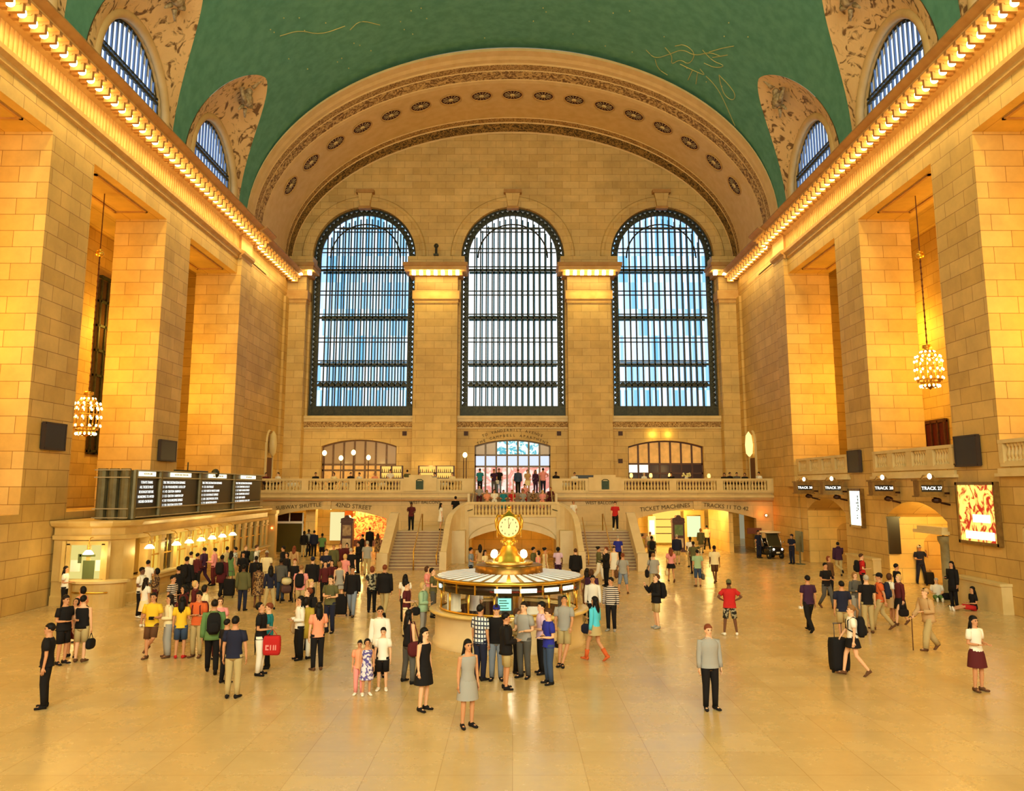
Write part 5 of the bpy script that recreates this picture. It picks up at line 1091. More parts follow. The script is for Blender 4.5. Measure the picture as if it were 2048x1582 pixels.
PEOPLE='''
133 1128 1.66 100 m long:dk tee:wh pants:blk blk stand b,b Y=32.5|woman with long dark hair in a white top leaning at the rounded ticket counter
101 1244 1.76 -70 m short:bk tee:blk pants:blk blk stand d,d|dark haired man in black cut by the lower left corner of the photo
133 1188 1.8 70 m short:dk tee:blk shorts:blk blk stand b,b fat=1.12|man in black t-shirt and black shorts in the group at lower left
152 1194 1.6 0 m bob:bk tee:sal shorts:mar blk stand b,d nod=20|girl in a salmon print top between the two black clad men at lower left
166 1171 1.66 -100 m bob:bk tee:sal pants:dgr blk stand b,b|woman with a black bob behind the man in black vest and khaki shorts
169 1188 1.76 180 w short:bk sleeveless:blk shorts:kha brn stand d,d nod=10|man seen from behind in a black vest and khaki shorts at lower left|hb:blk:l:small black bag hanging beside the khaki shorts at lower left
285 1133 1.78 85 d short:bk polo:wh pants:blk wh stand b,d|man in white shirt and black trousers between the rounded counter and the lamps
297 1119 1.72 180 m short:bk polo:wh pants:dgr blk stand b,b|person in white shirt facing the first lit ticket window
293 1154 1.62 150 m long:dk tee:wh skirt:crm wh stand d,d|woman with long brown hair in a pale dress near the first ticket windows
314 1135 1.66 -80 d bob:bk long:print pants:mar blk stand b,b|woman in dark printed top and maroon trousers at the ticket counter shelf
308 1183 1.78 0 m short:dk polo:yel shorts:brn brn kick b,b|man in a bright yellow polo shirt and brown shorts holding a camera|ca:blk:r:black camera in the hands of the man in yellow polo
341 1187 1.7 -60 m long:dk long:crm wide:gry brn stand b,b|woman in cream top and grey trousers right of the yellow polo man
366 1191 1.66 190 m long:bk tee:yel shorts:den red stand b,d|long haired girl in yellow jersey and denim shorts seen from behind
347 1149 1.72 80 m short:bk tee:stripe pants:pur blk stand b,d|man in black and white striped shirt near the ticket shelf
358 1131 1.74 -120 m short:bk jacket:blk pants:blk blk stand b,d fat=1.15|dark haired man in bulky black jacket left of the tall backpacker
375 1112 1.86 170 m short:bk jacket:blk jeans:blk blk stand c,c fat=1.15|tall man in black jacket with a white trim near the ticket windows|bp:blk:r:big black backpack on the tall man near the ticket windows
369 1168 1.68 -70 m long:bk hood:mar jeans:blk blk stand b,b|woman in a maroon hooded jacket beside the yellow jersey girl
392 1160 1.6 100 w bob:bl long:mar pants:blk blk stand d,b|older blonde woman in a dark maroon top left of the cream shirted person
411 1168 1.66 130 m bob:dk polo:crm pants:kha blk stand d,d|person with dark bob in a cream shirt seen from behind
399 1181 1.78 -10 m short:bk polo:ora pants:kha brn stand f,f|man in rust orange shirt and khaki trousers facing the camera with folded arms|bp:mar:r:dark red backpack worn by the man in rust orange shirt
396 1105 1.7 150 m short:bk long:mar pants:blk blk stand b,d|person in maroon top at the second lit ticket window
383 1102 1.72 170 m short:dk tee:crm pants:dgr blk stand b,b|person in pale shirt at the second lit ticket window
409 1094 1.78 -100 m short:dk jacket:pur pants:pur blk walk b,b|man in dark plum suit walking along the ticket windows
430 1095 1.76 -90 w short:dk long:pnk pants:mar blk stand b,b|man in pink shirt with a grey bag at the ticket windows|sb:gry:l:grey messenger bag on the man in pink shirt
455 1092 1.76 180 m short:bk polo:kha pants:mar blk stand d,b|man in olive grey shirt with his back to the camera at the last lamps
463 1101 1.62 180 m long:dk dress:grn - mar stand d,d|woman in green dress with long dark hair at the last ticket lamp
471 1093 1.7 -80 m short:bk polo:wplaid pants:crm blk stand b,b|man in pale checked shirt under the last ticket lamp
445 1109 1.76 175 d short:bk coat:mar pants:blk blk walk d,c|person in long dark red coat walking away in the left crowd|bp:blk:r:black backpack on the long dark red coat|su:blk:l:black suitcase pulled by the long dark red coat
488 1128 1.72 180 d short:bk jacket:olv pants:nvy blk stand d,d|person in olive grey jacket and navy trousers seen from behind in the left crowd
492 1089 1.76 60 w short:lb jacket:blk pants:blk blk stand d,d|fair haired man in black jacket by the dark unlit ticket bays
487 1103 1.62 0 m short:bk jacket:blk pants:blk blk stand b,b|person in black jacket and white scarf behind the olive jacket
514 1089 1.76 100 w short:br tee:wh pants:blk blk stand d,u|man in white shirt pointing right with an outstretched arm|bp:olv:r:olive backpack on the pointing man
534 1100 1.8 0 d short:gy tee:crm pants:crm blk stand d,d|man in pale grey t-shirt facing the camera below the pointing arm
518 1127 1.66 180 d bob:bk dress:print - brn stand d,d fat=1.1|woman in a brown printed dress seen from behind
542 1130 1.66 -150 m long:bk long:nvy pants:kha blk wide d,d|woman with long black hair, navy top and khaki trousers
513 1111 1.68 190 d short:bk jacket:blk pants:blk blk stand d,d|person in black jacket behind the brown printed dress
430 1197 1.82 -160 m short:dk jacket:grn pants:blk blk walk d,d|hiker in a green shirt and black trousers at lower left|bp:blk:r:huge black rucksack on the hiker in green
441 1193 1.64 20 w bob:br tee:pnk pants:mar blk stand d,d|woman in pink top half hidden behind the hiker in green
455 1236 1.5 150 m short:bk tee:blk pants:blk blk stand d,d|dark haired boy in black beside the navy shirt man at the lower edge
472 1230 1.78 180 m short:bk tee:nvy pants:kha blk stand c,d|man in navy t-shirt and khaki trousers with his back turned at the lower edge
525 1201 1.8 90 m short:bk polo:blk pants:wh blk stand b,b nod=25|man in black polo and white trousers looking down|sh:red:l:red paper shopping bag beside the white trousers
539 1204 1.66 -80 w short:rd tee:tea pants:blk blk stand d,b|reddish haired man in teal t-shirt beside the red shopping bag|um:blk:r:closed black umbrella hanging by the man in teal
609 1061 1.72 180 d bob:bk jacket:blk pants:kha blk stand d,d|person in black jacket at the mouth of the left passage|hb:blk:l:black bag held at the mouth of the left passage
618 1058 1.78 180 d short:bk jacket:dgr pants:blk blk stand d,d|man with a grey pack in the left passage|bp:gry:r:grey backpack in the left passage
629 1060 1.74 180 m short:bk jacket:nvy pants:blk blk stand d,d|man in navy jacket in the left passage
645 1066 1.68 180 d short:bk tee:grn shorts:blk blk stand d,d|person in green shirt in the left passage
659 1041 1.82 0 m cap:blk jacket:blk pants:blk blk walk d,d|man in dark suit and cap walking out of the left passage
567 1091 1.76 -80 m short:bk jacket:blk pants:blk blk stand d,d|black haired man in white collar and black jacket left of the tan topped woman
589 1091 1.62 180 m long:rd long:tan pants:kha blk stand d,d|auburn haired woman in tan top seen from behind below the left passage
574 1104 1.62 -30 m bob:bk long:blk pants:blk blk stand b,d|woman in black top facing the camera behind the stroller
563 1116 1.72 180 d short:bk jacket:dgr jeans:den blk stand s,s|person in grey denim jacket pushing the baby stroller
590 1116 1.72 0 w short:rd tee:blk pants:blk blk stand d,d|red haired man in black shirt facing the camera left of the cap
603 1129 1.76 180 w short:lb tee:pnk shorts:kha blk stand d,d|man in pale pink t-shirt with his back to the camera|bp:blk:r:black backpack on the man in pale pink t-shirt
626 1112 1.84 180 w cap:nvy jacket:blk pants:kha blk stand d,d fat=1.2|broad man in black jacket and dark cap seen from behind
653 1097 1.76 0 w short:br tee:nvy pants:blk blk stand f,f|man in navy t-shirt with folded arms facing the camera
651 1121 1.66 10 w bob:bk long:mar pants:blk blk stand d,d|pale faced woman in maroon top with a white necklace
623 1157 1.6 80 w bun:bl tee:blk pants:dgr blk stand d,d|blonde woman with hair tied up beside the suitcase crowd
664 1119 1.62 0 w bob:dk long:mar pants:blk blk stand d,d|woman in dark red top behind the olive shirt man
680 1122 1.7 180 w bob:lb mini:gry - brn stand d,d|woman in grey belted tunic with bare legs seen from behind
691 1107 1.66 160 w bob:bl tee:pnk pants:blk blk stand d,d|blonde woman in pink blouse left of the black sweater man
702 1095 1.76 180 w short:gy tee:blk pants:ldn blk stand d,d fat=1.1|grey haired man in black t-shirt right of the kiosk
735 1081 1.8 180 w short:gy tee:gry pants:kha brn stand d,d fat=1.1|grey haired man in grey t-shirt and khaki trousers near the left stairs
717 1082 1.7 -60 m short:bk jacket:blk pants:blk blk stand d,b|person in black jacket left of the grey haired man
694 1085 1.64 0 w bob:dk jacket:mar pants:blk blk stand d,d|woman in dark red jacket just right of the kiosk
681 1086 1.66 0 w bob:rd jacket:mar pants:blk blk stand d,d|auburn haired woman in maroon jacket in front of the kiosk
668 1088 1.68 0 m short:lb coat:olv pants:blk blk stand d,d|person in olive coat in front of the kiosk
706 1131 1.8 0 m short:bk jacket:blk jeans:ldn blk walk d,d|man in black sweater and jeans walking towards the camera|su:blk:l:black wheeled suitcase beside the jeans of the black sweater man
662 1149 1.82 -20 w short:dk polo:olv jeans:nvy blk stand f,b|tall man in olive shirt and dark jeans facing the camera
745 1131 1.7 180 w bob:rd tee:camo pants:blk blk stand d,d|woman in green printed blouse walking away|sb:blk:l:big black shoulder bag on the green printed blouse
770 1128 1.84 175 m short:rd jacket:blk pants:kha blk walk d,d fat=1.15|big man in black jacket and khaki trousers walking towards the left stairs
615 1173 1.76 -80 w short:rd jacket:blk pants:blk blk stand d,b nod=20|reddish haired person in black jacket behind the black haired woman with tan bag|bp:blk:r:black backpack on the reddish haired person
602 1190 1.7 -60 m long:bk long:wh wide:blk blk stand b,b|woman with long black hair, white blouse and black trousers|sb:tan:l:large tan shoulder bag on the woman in white blouse
613 1192 1.66 170 w bob:dk coat:mus pants:wh blk stand d,d|person in mustard coat behind the tan shoulder bag
638 1203 1.7 -150 w long:bk tee:sal jeans:blk brn stand b,d|woman in salmon top and dark jeans with long black hair|hb:red:l:bright red handbag held by the woman in salmon top
761 1211 1.7 0 m bun:bk jacket:wh pants:blk blk stand d,d yaw=10|woman in white jacket over black smiling towards the camera
767 1253 1.42 0 w pony:bk tee:wh shorts:blk wh stand d,d|girl in white t-shirt and black shorts in front of the white jacket
720 1279 1.2 0 m bun:bk tee:sal pants:pnk wh stand d,d|small child with pigtails at the lower edge
735 1276 1.24 20 m curly:bk dress:floral - wh stand d,d|small girl in a blue flowered dress at the lower edge
740 1054 1.8 180 w cap:red jacket:blk pants:blk blk stand d,d|man in red cap and black jacket at the right of the left passage
756 1066 1.66 180 m long:br dress:print - brn stand d,d|brown haired woman in printed dress beside the left stairs
768 1039 1.78 180 m short:rd jacket:blk pants:blk blk stand d,d|man in black jacket at the left foot of the stairs parapet
725 1068 1.68 -90 w short:bk jacket:blk pants:blk blk stand d,b|dark haired person in white collar in the left passage
811 1147 1.62 170 m long:bk tee:wh pants:blk blk stand d,d|woman with long black hair in white top below the left stairs
814 1161 1.7 80 w short:bk tee:mar wide:crm blk stand b,b|person in maroon t-shirt and pale trousers reading beside the booth|hb:blk:l:black bag beside the pale trousers near the booth
847 1163 1.66 80 w bob:bl jacket:lgr pants:gry blk stand b,d fat=1.1|older blonde woman in pale green jacket at the booth counter|pa:wh:r:white paper held over the booth counter by the woman in pale green
855 1131 1.66 90 w bob:br tee:pnk pants:kha blk stand b,d|brown haired woman in pink behind the booth at left
867 1134 1.76 85 w short:dk tee:olv pants:dgr blk stand b,b nod=20|man in olive t-shirt looking down behind the booth at left
819 1217 1.72 130 w long:bk sleeveless:blk jeans:dgr blk wide d,r|woman in black with one arm raised to her head|sb:mar:l:dark red shoulder bag on the woman with raised arm
849 1253 1.7 60 w long:bk sleeveless:blk skirt:blk blk stand d,d|woman in sleeveless black dress with long dark hair at the lower edge
936 1276 1.68 30 m long:bk sleeveless:gry skirt:gry blk stand d,d|woman in grey strapless top with bare shoulders at the lower edge
961 1207 1.8 140 m short:bk polo:plaid jeans:nvy blk stand d,d|man in white and navy plaid shirt and dark jeans
993 1207 1.8 0 w cap:blu tee:blk jeans:ldn blk stand d,d fat=1.05|man in blue cap and black t-shirt facing the camera
1012 1223 1.74 100 m short:bk jacket:blk shorts:kha blk stand b,b|man in black jacket and khaki shorts seen from the side
1048 1201 1.84 -35 w short:dk tee:gry jeans:dgr blk stand b,b|tall man in grey t-shirt and dark jeans talking at the booth
1035 1215 1.6 60 m bob:br long:kha pants:blk blk stand b,b|person in khaki top just behind the tall grey t-shirt man
1097 1215 1.76 -70 w short:br tee:blu jeans:den blk stand f,b|man in royal blue t-shirt and jeans
1083 1201 1.78 -80 w short:bk tee:lil pants:blk blk stand b,b|black haired man in pale lilac shirt beside the royal blue t-shirt
1128 1188 1.8 -10 m short:bk polo:gry shorts:kha blk lean k,k nod=35|man in grey polo and long khaki shorts leaning back against the booth
942 1094 1.76 90 m short:bk tee:ldn pants:blk blk stand b,d|man in grey blue polo under the central arch, left of the clock
960 1088 1.68 190 m long:dk tee:tan pants:kha blk stand d,d|woman with long brown hair in tan under the central arch
970 1099 1.62 60 m long:dk tee:crm pants:brn blk stand d,d|dark haired woman between the tan top and the clock
1067 1093 1.76 80 m short:bk jacket:olv pants:brn blk stand b,d|man in olive jacket right of the clock
1076 1100 1.64 -90 w bob:bk dress:pnk - wh stand b,d|woman in a pink dress right of the clock
1090 1094 1.68 100 m bun:bk dress:crm - wh stand d,u|woman in a cream white dress under the central arch
1116 1093 1.68 180 d curly:bk tee:lil pants:pur blk stand d,d|curly haired woman in lilac t-shirt under the right of the central arch
1151 1096 1.82 180 w short:br jacket:blk pants:blk blk stand d,d fat=1.1|man in black suit jacket seen from behind at the right stairs newel
1174 1135 1.7 170 m long:dk tee:brn pants:brn blk stand d,d|dark haired woman in brown top right behind the booth
1183 1137 1.72 150 w bob:br jacket:pur pants:pur blk stand d,d|brown haired person in dark jacket behind the white shirt man
1185 1149 1.76 0 m short:bk long:wh pants:blk blk stand d,d|man in white dress shirt right of the booth
1212 1093 1.82 -70 w short:rd jacket:blk pants:blk blk stand b,p|man in black suit talking on a phone in front of the right stairs
1197 1092 1.7 90 m bun:bk long:olv wide:wh brn walk b,b|woman in wide white trousers striding at the right stairs
1236 1084 1.74 170 w short:gy tee:blu pants:blk blk step d,d z=.15 Y=47.95|grey haired man in violet shirt starting up the right stairs
1228 1092 1.62 0 w short:bk dress:wh - wh stand d,d|woman in a white dress at the foot of the right stairs
1245 1105 1.76 180 m short:rd tee:gry capri:ldn brn wide d,d|man in grey t-shirt and pale blue calf length trousers seen from behind|sb:brn:r:brown sling bag on the man in pale blue trousers
1221 1153 1.72 -20 m short:bk long:stripe pants:blk gry stand d,d yaw=-40|man in black and white striped sweater and black trousers
1189 1191 1.7 235 m long:bk long:tur miniskirt:kha ora walk b,d boot=ora|woman in turquoise shawl and orange boots walking past the booth|hb:nvy:l:navy bag beside the turquoise shawl
1311 1146 1.78 -80 w short:br hood:blk shorts:kha gry stand l,b nod=20|man in dark hooded jacket and khaki shorts looking at his phone|bp:blk:r:black backpack on the man in dark hooded jacket
1306 1105 1.74 180 w short:lb tee:gry pants:kha brn stand d,d fat=1.1|man in grey shirt and khaki trousers walking into the right passage|sb:blk:r:black waist bag on the grey shirted man in the right passage
1300 1063 1.68 180 w short:lb tee:crm pants:kha blk stand d,d|fair haired person in the right passage by the parapet
1303 1071 1.76 180 d short:bk tee:olv shorts:blk blk walk d,d|man in olive t-shirt and black shorts in the right passage|bp:blk:r:black backpack in the right passage
1285 1068 1.64 60 m bun:bk tee:mus pants:kha brn stand d,d|woman in mustard top close to the right stairs parapet
1341 1094 1.68 180 m long:rd tee:pnk miniskirt:blk brn walk d,d|woman with long auburn hair, pink top and black skirt|hb:crm:r:cream bag beside the black skirt
1353 1068 1.78 180 w short:gy jacket:nvy shorts:kha brn stand d,d fat=1.1|grey haired man in navy top in front of the green poster kiosk
1380 1073 1.74 180 d short:bk tee:wh pants:kha blk stand d,d|man in white t-shirt right of the green poster kiosk
1386 1082 1.72 180 d cap:blk tee:olv pants:blk blk stand u,d|person in olive top and black cap carrying a coat right of the kiosk
1394 1098 1.72 180 m short:bk tee:lgr capri:den brn stand d,d|person in pale green t-shirt seen from behind in the right passage|hb:dgr:l:dark grey bag beside the pale green t-shirt
1428 1090 1.8 180 d short:bk tee:crm shorts:brn brn walk2 d,d fat=1.15|man in cream t-shirt and brown shorts walking into the right passage
1413 1050 1.78 180 m short:bk polo:crm pants:blk blk wide d,d|man in cream shirt and black trousers far inside the right passage
1401 1056 1.72 160 w bob:lb coat:olv pants:kha blk stand d,d|person in olive coat far inside the right passage
1457 1157 1.74 180 d cap:olv tee:red shorts:camo wh wide h,h fat=1.12|man in red t-shirt and patterned shorts with hands on hips
1416 1246 1.76 10 w short:rd long:gry pants:blk blk stand d,d fat=1.1|man in plain grey sweater at the lower edge
1614 1149 1.8 190 m short:bk tee:pur pants:blk blk walk2 d,d|man in dark purple t-shirt and black trousers walking away|ca:wh:r:white camera in the hand of the purple t-shirt man
1516 1062 1.8 20 m short:bk polo:nvy pants:nvy blk stand d,d Y=55.6|officer in dark uniform left of the parked black cart
1582 1067 1.8 -60 m cap:nvy polo:nvy pants:nvy blk stand b,b nod=15|officer in dark uniform and cap right of the parked black cart
1675 1083 1.76 170 m short:bk hood:pur pants:kha blk kick l,d|person in dark hooded top leaning by the stone ledge of the right wall
1650 1124 1.74 20 m short:bk tee:blk jeans:dgr brn walk b,b|man in black t-shirt and grey jeans walking towards the camera
1657 1111 1.68 30 m bob:rd long:brn pants:blk blk stand d,d|auburn haired woman behind the black t-shirt man
1722 1106 1.76 80 w short:br tee:red pants:blk blk stand b,d|man in coral red t-shirt reading by the stone ledge|bp:blk:r:black backpack on the coral red t-shirt man
1838 1089 1.84 0 m cap:wh polo:nvy pants:nvy blk wide b,p|officer in white cap with a hand raised to his face at the track gate
1792 1126 1.7 90 m short:bk tee:blk pants:blk blk stand d,d|dark haired person in black behind the blonde woman on the right
1682 1160 1.8 180 m short:bk tee:nvy shorts:kha brn stand d,d|man in navy t-shirt and khaki shorts seen from behind on the right
1709 1143 1.7 10 w bob:lb long:dgr pants:gry blk stand b,b|woman in dark cardigan and printed scarf facing the camera on the right
1731 1148 1.84 180 w short:gy tee:blk pants:kha brn stand d,d|grey haired man in black t-shirt and khaki trousers seen from behind
1757 1144 1.84 -110 m cap:blk tee:ora pants:kha brn walk d,w|man in orange t-shirt and black cap walking on the right|bp:nvy:r:navy backpack on the man in orange t-shirt
1779 1145 1.7 90 m bob:br tee:wh skirt:tan brn stand d,d|brown haired woman in white and green top on the right
1796 1147 1.7 -80 w bob:bl long:mar skirt:blk brn walk d,d|blonde woman in dark top and black skirt on the right|hb:blk:r:black handbag of the blonde woman on the right
1701 1208 1.72 -100 w pony:lb tee:wh miniskirt:blk brn walk2 s,d|girl in white t-shirt and black skirt pulling luggage|bp:blk:r:black backpack with a white emblem on the girl in white t-shirt
1852 1173 1.78 -75 w cap:tan jacket:tan wide:kha brn walk k,b lean=8 nod=15|old man in tan cap and beige jacket walking with a cane|cn:brn:l:brown walking cane of the old man in beige
1902 1121 1.76 -70 m long:bk coat:blk pants:blk blk stand b,d|woman in long black coat standing at the right wall
1872 1156 1.66 -20 w short:gy polo:wh pants:grn wh floor b,b|grey haired person in pale clothes sitting on the floor by the wall
1944 1173 1.68 -90 m long:bk tee:blk shorts:red wh floor b,b|girl in red shorts sitting on the floor with legs stretched out
1946 1229 1.7 20 m long:bk tee:wh skirt:mar brn stand b,b|woman in white t-shirt and dark red skirt at the lower right edge
911 988 1.78 200 m short:bk tee:blk pants:blk blk stand d,b z=2.25 Y=53.9 nod=10|man in black climbing the upper left stairs behind the curved parapet
823 1004 1.72 0 d short:bk tee:mar pants:blk blk stand l,b z=1.95 Y=52.3|dark skinned person in maroon top on the left stair landing
882 1005 1.68 110 w long:dk tee:wh skirt:wh blk stand d,d z=1.95 Y=52.3|girl with long dark hair and white skirt on the left stair landing
1147 999 1.66 20 m bob:lb tee:wh pants:pnk wh stand d,b z=2.1 Y=53.8|person in white behind the curved parapet of the right stairs
1230 1008 1.76 0 w short:br tee:red pants:blk wh walk d,d z=1.95 Y=52.3|man in red t-shirt and black trousers on the right stair landing
960 939 1.76 170 m short:bk tee:tea pants:blk blk stand d,d z=4.15 Y=59.9|man in teal shirt at the top left of the central stairs
988 934 1.72 0 m short:dk tee:pur pants:dgr blk stand b,d z=4.15 Y=60.1|person in dark top holding a paper at the top of the central stairs|pa:wh:r:white paper held at the top of the central stairs
998 933 1.78 0 m short:bk tee:blk jeans:ldn blk stand d,d z=4.15 Y=60.3|man in black t-shirt and light jeans at the top of the central stairs
1036 935 1.74 180 m short:rd jacket:den pants:blk blk stand d,d z=4.15 Y=60.0|person in blue jacket in the middle of the stair top
1055 938 1.68 10 w curly:rd tee:tan skirt:crm brn stand b,d z=4.15 Y=59.9|curly haired woman in tan top at the stair top
1071 938 1.66 20 m long:bk long:pur pants:pur blk stand d,d z=4.15 Y=60.1|woman in dark plum clothes at the top right of the stairs
1086 931 1.8 180 m short:bk tee:pnk pants:nvy blk stand h,d z=4.15 Y=60.2|man in pink shirt with a hand on his hip at the stair top
959 972 1.7 0 w short:bk tee:gry pants:mar brn perch b,b z=3.4 Y=57.8|seated person in grey at the left end of the stair steps
974 983 1.66 10 m bob:lb tee:sal pants:tan brn perch b,b z=3.1 Y=57.3|seated woman in salmon top on the central steps
989 976 1.72 0 m short:dk tee:wh pants:wh wh perch b,b z=3.1 Y=57.3|seated man in bright white t-shirt on the central steps
1007 985 1.66 0 m short:bk tee:tea pants:tea brn perch b,b z=3.1 Y=57.3|seated person in teal on the central steps
1024 985 1.66 0 w bob:rd tee:red pants:pnk brn perch b,b z=3.1 Y=57.3|seated woman in coral red on the central steps
1046 983 1.7 0 m curly:bk tee:gry pants:gry brn perch b,b z=3.1 Y=57.3|seated person in grey with curly dark hair on the central steps
1067 982 1.66 -10 m bob:br tee:print pants:brn brn perch b,b z=3.1 Y=57.3|seated woman in brown print on the central steps
1085 984 1.66 -10 w bob:bl tee:pnk pants:sal brn perch b,b z=3.1 Y=57.3|seated woman in pink on the right of the central steps
1101 979 1.72 -20 m bob:rd tee:mar pants:mar brn perch b,b z=3.25 Y=57.6|seated person in maroon at the right end of the steps
1049 968 1.6 0 m short:bk tee:pnk pants:red brn perch b,b z=3.55 Y=58.2|seated child in pink higher up on the central steps
533 933 1.7 30 m short:bk tee:mar pants:blk blk sit b,b z=4.15 Y=61.2|diner in maroon at the left end of the balcony
557 932 1.7 -30 w short:bk polo:wh pants:blk blk sit b,b z=4.15 Y=60.6|diner in white shirt near the left end of the balcony
632 934 1.7 20 m short:bk tee:blk pants:blk blk sit b,b z=4.15 Y=60.6|diner in black left of the first balcony lamp post
668 936 1.7 -20 m bob:dk tee:crm pants:blk blk sit b,b z=4.15 Y=61.0|diner in cream below the left balcony arch
702 938 1.7 40 w short:bk jacket:blk pants:blk blk sit b,b z=4.15 Y=60.5|diner in black jacket at the balcony balustrade
719 933 1.7 -40 m short:dk tee:wh pants:blk blk sit b,b z=4.15 Y=61.4|diner in white t-shirt by the second balcony lamp post
750 938 1.7 0 m bob:lb tee:sal pants:blk blk sit b,b z=4.15 Y=60.7|fair haired diner in salmon on the left balcony
781 924 1.76 10 m short:bk polo:wh pants:blk blk stand b,b z=4.15 Y=63.4|waiter in white shirt at the balcony bar
815 926 1.72 180 w short:bk tee:olv pants:blk blk stand d,b z=4.15 Y=63.0|person in olive standing at the balcony bar
839 932 1.7 30 w bob:br tee:brn pants:blk blk sit b,b z=4.15 Y=61.2|diner in brown behind the left bronze plaque
869 936 1.7 -30 m short:bk tee:gry pants:blk blk sit b,b z=4.15 Y=60.8|diner in grey right of the left bronze plaque
905 935 1.7 0 w bob:dk tee:crm pants:blk blk sit b,b z=4.15 Y=61.0|diner in cream left of the central doors
1112 939 1.74 20 d short:bk hood:blk pants:blk blk sit f,f z=4.15 Y=60.2|person in black hooded top at the balustrade right of the central doors
1149 936 1.7 0 m short:bk polo:wh pants:blk blk sit b,b z=4.15 Y=60.6|diner in white shirt right of the central doors
1288 938 1.7 30 w bob:gy polo:wh pants:blk blk sit b,b z=4.15 Y=60.7|diner in white under the left of the bar arch
1342 940 1.7 -30 m short:bk tee:blk pants:blk blk sit b,b z=4.15 Y=61.0|diner in black before the bar shelves
1459 930 1.72 30 m short:bk jacket:blk pants:blk blk sit b,b z=4.15 Y=61.2|taller diner in black jacket on the right balcony
1448 938 1.66 -20 m bob:bk jacket:blk pants:blk blk sit b,b z=4.15 Y=60.5|dark haired diner left of the taller black jacket on the right balcony
1473 937 1.7 0 m short:bk jacket:dgr pants:blk blk sit b,b z=4.15 Y=60.5|diner in grey jacket with white collar on the right balcony
1489 939 1.66 -30 m bob:bk jacket:blk pants:blk blk sit b,b z=4.15 Y=60.7|dark haired diner right of the grey jacket on the right balcony
1519 934 1.76 -60 m short:bk jacket:wh pants:blk blk sit b,b z=4.15 Y=60.4 lean=12|person in bright white jacket bending at the right end of the balcony
949 1175 1.74 170 w short:gy polo:wh pants:nvy blk stand b,b Y=26.6|grey haired clerk in white shirt inside the information booth
'''
import os
NP=[]
for row in PEOPLE.strip().split('\n'):
    if os.environ.get('NOPEOPLE'): break
    NP.append((person(row),row))
# ================= vehicles, chairs, lamps, loose luggage =================
e=empty('police_cart',atZ(1541,1116),math.radians(14),'small black patrol cart with a pale roof parked by the right corner of the hall','cart')
PB=mat('cart_black',(22,22,26),.22); CH=mat('cart_chrome',(190,190,190),.25,1.)
m=MB(); rounded(m,(0,.1,.5),.62,.95,.3,0,.3,16); rounded(m,(0,-.55,.55),.5,.4,.24,0,.5,14); m.box(-.55,.55,.5,.98,.6,1.1); m.build('cart_body',PB,e,True)
m=MB(); rounded(m,(0,.1,1.66),.55,.75,.07,0,.35,14); m.build('roof',mat('cart_roof',(226,206,176),.4),e,True)
m=MB(); 
for s in(-1,1): m.tube([(s*.46,-.62,.78),(s*.5,-.48,1.2),(s*.46,-.3,1.62)],.03,6); m.tube([(s*.55,.6,.9),(s*.53,.6,1.62)],.03,6); m.tube([(s*.56,-.2,.8),(s*.6,.0,1.3),(s*.52,.1,1.62)],.03,6)
m.tube([(-.46,-.62,.78),(.46,-.62,.78)],.03,6); m.build('roof_frame',CH,e,True)
m=MB(); m.quad((-.45,-.6,.8),(.45,-.6,.8),(.42,-.3,1.6),(-.42,-.3,1.6)); m.build('windshield',mat('cart_windshield',(60,58,40),.1),e)
for x,y in ((-.5,.55),(.5,.55),(-.45,-.6),(.45,-.6)):
    m=MB(); m.tube([(x-.07,y,.2),(x+.07,y,.2)],.2,14); w=m.build('wheel',mat('tyre_black',(16,16,16),.8),e,True); m=MB(); m.tube([(x-.075,y,.2),(x+.075,y,.2)],.09,10); m.build('hub',CH,w,True)
for x,y,z in ((-.3,-.95,.62),(.3,-.95,.62)): m=MB(); m.ball((x,y,z),(.08,.04,.08),8,6); m.build('headlight',glow('headlight_glow',(255,244,230),1.5),e,True)
m=MB(); m.box(-.12,.12,-.96,-.93,.36,.46); m.build('number_plate',WHITE,e)
for s in(-1,1): m=MB(); m.tube([(s*.5,-.5,.95),(s*.66,-.55,1.02)],.015,5); m.ball((s*.68,-.55,1.05),(.07,.03,.05),8,6); m.build('mirror',CH,e,True)
m=MB(); m.box(-.45,.45,.05,.5,.75,.85); m.box(-.45,.45,.45,.56,.85,1.25); m.build('seat',BLACK,e)
# stroller
p=atZ(571,1203); e=empty('baby_stroller',p,math.radians(200),'baby stroller with a pale canopy in the middle of the left crowd','stroller')
FR=mat('stroller_frame',(70,60,60),.4,.5)
m=MB()
for s in(-1,1): m.tube([(s*.22,-.45,.1),(s*.22,.0,.55),(s*.22,.4,1.0)],.016,6); m.tube([(s*.22,.4,.1),(s*.22,.0,.55)],.016,6)
m.tube([(-.22,.4,1.0),(.22,.4,1.0)],.02,6); m.build('frame',FR,e,True)
m=MB(); rounded(m,(0,0,.5),.2,.28,.16,0,.4); m.build('seat',mat('stroller_seat',(90,60,62),.8),e,True)
m=MB(); m.ball((0,.1,.82),(.22,.26,.16),10,6); m.build('canopy',mat('stroller_canopy',(226,214,172),.8),e,True)
for x,y in((-.24,-.45),(.24,-.45),(-.24,.4),(.24,.4)): m=MB(); m.tube([(x-.02,y,.1),(x+.02,y,.1)],.1,12); m.build('wheel',BLACK,e,True)
